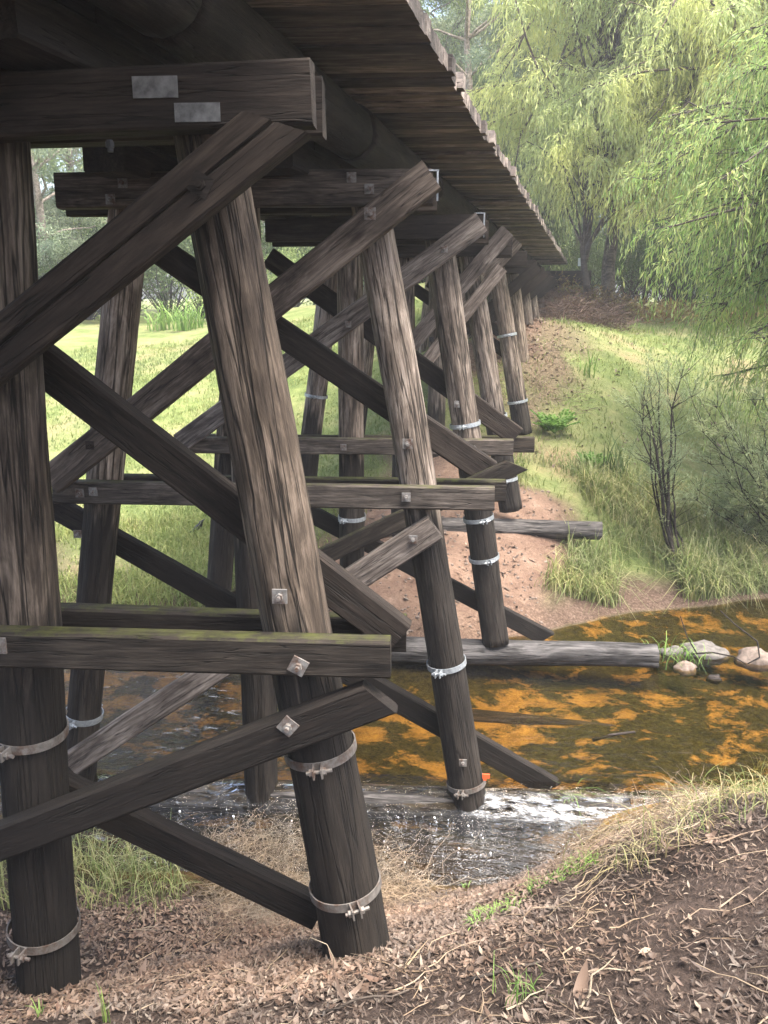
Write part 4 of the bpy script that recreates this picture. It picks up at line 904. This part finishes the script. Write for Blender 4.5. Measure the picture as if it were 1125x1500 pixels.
# low plants where the bank meets the trees
P = scatter(9000, 4.2, 14, 27.5, 31.5, lambda x, y, z: sm(.35, .6, vnoise(x, y, .7, 50))*1.0)
V, Fq = leaf_quads(P+np.c_[rng.normal(size=(len(P), 2))*.1, rng.uniform(0, .5, len(P))], rng.normal(size=P.shape)+np.array([0, 0, .4]), rng.uniform(.1, .25, len(P)), .05)
tag(link('rusty_bracken', mesh_np('bracken', V, Fq), M_BRACK), kind='stuff')

# ------------------------------------------------------------------ stones, sticks, foam, bird, marker
def stone(px, py, rx, rz, label, mat=None, flat=.55, z=0., ry=None):
    c = atz(px, py, z); V = []; Fs = []; n, m = 18, 10; ph = random.random()*99; ry = ry or rx*.8
    for i in range(m+1):
        t = math.pi*i/m
        for j in range(n):
            a = 2*math.pi*j/n; d = Vector((math.sin(t)*math.cos(a), math.sin(t)*math.sin(a), math.cos(t)))
            k = 1+noise.noise(d*1.6+Vector((ph, 0, 0)))*.42+noise.noise(d*4+Vector((ph, 0, 0)))*.13
            V.append((c.x+d.x*rx*k, c.y+d.y*ry*k, c.z+max(-.6, d.z)*rz*k))
    for i in range(m):
        for j in range(n): j2 = (j+1) % n; Fs.append((i*n+j, (i+1)*n+j, (i+1)*n+j2, i*n+j2))
    me = bpy.data.meshes.new('stone'); me.from_pydata(V, [], Fs); me.polygons.foreach_set('use_smooth', np.ones(len(Fs), dtype=bool)); me.update()
    return tag(link('stone', me, mat or M_ROCK), label, 'stone')
stone(1032, 957, .33, .13, 'wide flat grey stone in the water beyond the log end')
stone(984, 958, .17, .09, 'small grey slab touching the end of the grey log')
stone(1108, 968, .27, .14, 'rounded pinkish stone at the right edge of the stream', M_ROCKP)
stone(1004, 980, .14, .10, 'small pale stone in front of the flat grey stone', M_ROCKP)
stone(1046, 995, .09, .06, 'little dark wet stone breaking the water surface', M_TWIG)
stone(752, 830, .26, .15, 'grey brown boulder on the sand beside the raking pile', z=.3)
stone(605, 1310, .16, .06, 'dark stone at the near water edge right of the nearest pile', M_TWIG, z=-.08)
p0, p1 = atz(868, 1084, -.03), atz(930, 1072, .05); stick([p0, p0.lerp(p1, .5)+Vector((0, 0, .015)), p1], .02, .013, 'dark stick poking out of the stream', M_TWIG)
def twigs_at_stones():
    c = atz(1010, 958, .1); mb = MB(); mb.tube([c, c+Vector((.3, 0, .03)), c+Vector((.55, -.05, .0)), c+Vector((.7, -.1, -.08))], [.012, .011, .009, .006], 6)
    mb.tube([c+Vector((.45, .3, .5)), c+Vector((.62, .2, .35)), c+Vector((.85, 0, .2)), c+Vector((.86, -.1, .02)), c+Vector((.7, -.15, -.05))], [.008, .01, .012, .011, .008], 6)
    mb.tube([c+Vector((-.1, .2, .45)), c+Vector((-.02, .1, .2)), c+Vector((.1, 0, 0))], [.006, .008, .009], 6)
    tag(link('driftwood_twigs', mb.mesh('tw', True), M_TWIG), 'curved dark driftwood twigs caught on the stones', 'twigs')
twigs_at_stones()
c = atz(990, 962, .08); n = 46; P = np.c_[c.x+rng.normal(size=n)*.16, c.y+rng.normal(size=n)*.1, np.full(n, c.z-.05)]
V, Fq = blade_quads(P, rng.uniform(.15, .55, n), np.full(n, .012), rng.uniform(0, 6.28, n), rng.uniform(.2, 1.2, n), rng.uniform(.3, 1.4, n), 5)
tag(link('water_grass_tuft', mesh_np('tuft', V, Fq), M_REED), 'bright green grass tuft growing on the stones at the log end', 'grass tuft')
c = atz(838, 1178, -.12); n = 30; P = np.c_[c.x+rng.normal(size=n)*.07, c.y+rng.normal(size=n)*.05, np.full(n, c.z-.05)]
V, Fq = blade_quads(P, rng.uniform(.15, .42, n), np.full(n, .008), rng.uniform(0, 6.28, n), rng.uniform(.2, 1.0, n), rng.uniform(.3, 1.4, n), 5)
tag(link('water_grass_tuft', mesh_np('tuft', V, Fq), M_REED), 'thin green grass tuft in the rushing water below the sunken log', 'grass tuft')
p0, p1 = atz(625, 1047, -.37), atz(900, 1070, -.42)
tag(link('sunken_log', pile_mesh((p1-p0).length, .10, .075, .02), M_TWIG, None, frame_of(p0, p1)), 'dark log lying under the amber water between the two grey sill logs', 'log')
mb = MB()
for k in range(75):
    px = rng.uniform(170, 950); py = rng.uniform(1178, 1290)
    if rng.uniform() < .5: px = rng.uniform(540, 720); py = rng.uniform(1172, 1280)
    c = atz(px, py, -.128); r = .003+.011*rng.uniform()**3; mb.tube([c+Vector((0, 0, -.003)), c+Vector((r*.2, 0, .002)), c+Vector((r*.3, 0, .004))], [r, r*.85, r*.4], 7)
tag(link('foam_flecks', mb.mesh('foam', True), M_FOAM), kind='stuff')
P = scatter(1500, -1.5, 2.6, 10.4, 15.5, lambda x, y, z: (z > .03)*(1-cover(x, y, z))); mb = MB()
for p in P:
    r = .008+.03*random.random()**4; mb.tube([Vector(p)-Vector((0, 0, r*.4)), Vector(p)+Vector((r*.3, 0, r*.2)), Vector(p)+Vector((r*.2, r*.2, r*.6))], [r, r*.95, r*.4], 6)
tag(link('pebbles', mb.mesh('pebbles'), M_ROCKP), kind='stuff')
b0 = ghit(290, 786, 12); u = Vector((1, 0, 0)); mb = MB()
pth = [b0+Vector(q) for q in ((-.17, 0, .05), (-.10, 0, .09), (-.03, 0, .13), (.03, 0, .17), (.06, 0, .22), (.075, 0, .26), (.10, 0, .285), (.15, 0, .32))]
mb.tube(pth, [.008, .02, .05, .055, .04, .034, .016, .004], 10); mb.tube([b0+Vector((.0, .015, -.02)), b0+Vector((.0, .015, .12))], .006, 5); mb.tube([b0+Vector((.0, -.015, -.02)), b0+Vector((.0, -.015, .12))], .006, 5)
tag(link('bird', mb.mesh('bird', True), M_BIRD), 'small dark bird standing in the meadow grass with raised bill', 'bird')
s0 = hp(848, 36); root = empty('marker_sign', s0, 'small white square sign on a thin post beyond the bridge end', 'sign')
zt = at(848, 384, 36).z; mb = MB(); mb.tube([s0-Vector((0, 0, .2)), Vector((s0.x, s0.y, zt))], .035, 8); link('post', mb.mesh('post'), M_DULL, root)
link('panel', MB().box((s0.x, s0.y-.05, zt), .30, .03, .32).mesh(), M_SIGN, root)

# ------------------------------------------------------------------ hazy air
hm, nt, b = newmat('haze_air'); nt.nodes.remove(b)
v = N(nt, 'VolumePrincipled', Density=.0017, Anisotropy=.2); v.inputs['Color'].default_value = (.93, .96, 1, 1)
L(nt, v.outputs[0], nt.nodes['Material Output'].inputs['Volume'])
mb = MB(); mb.box((0, 95, 14), 330, 300, 40); tag(link('haze', mb.mesh('haze'), hm), kind='stuff')
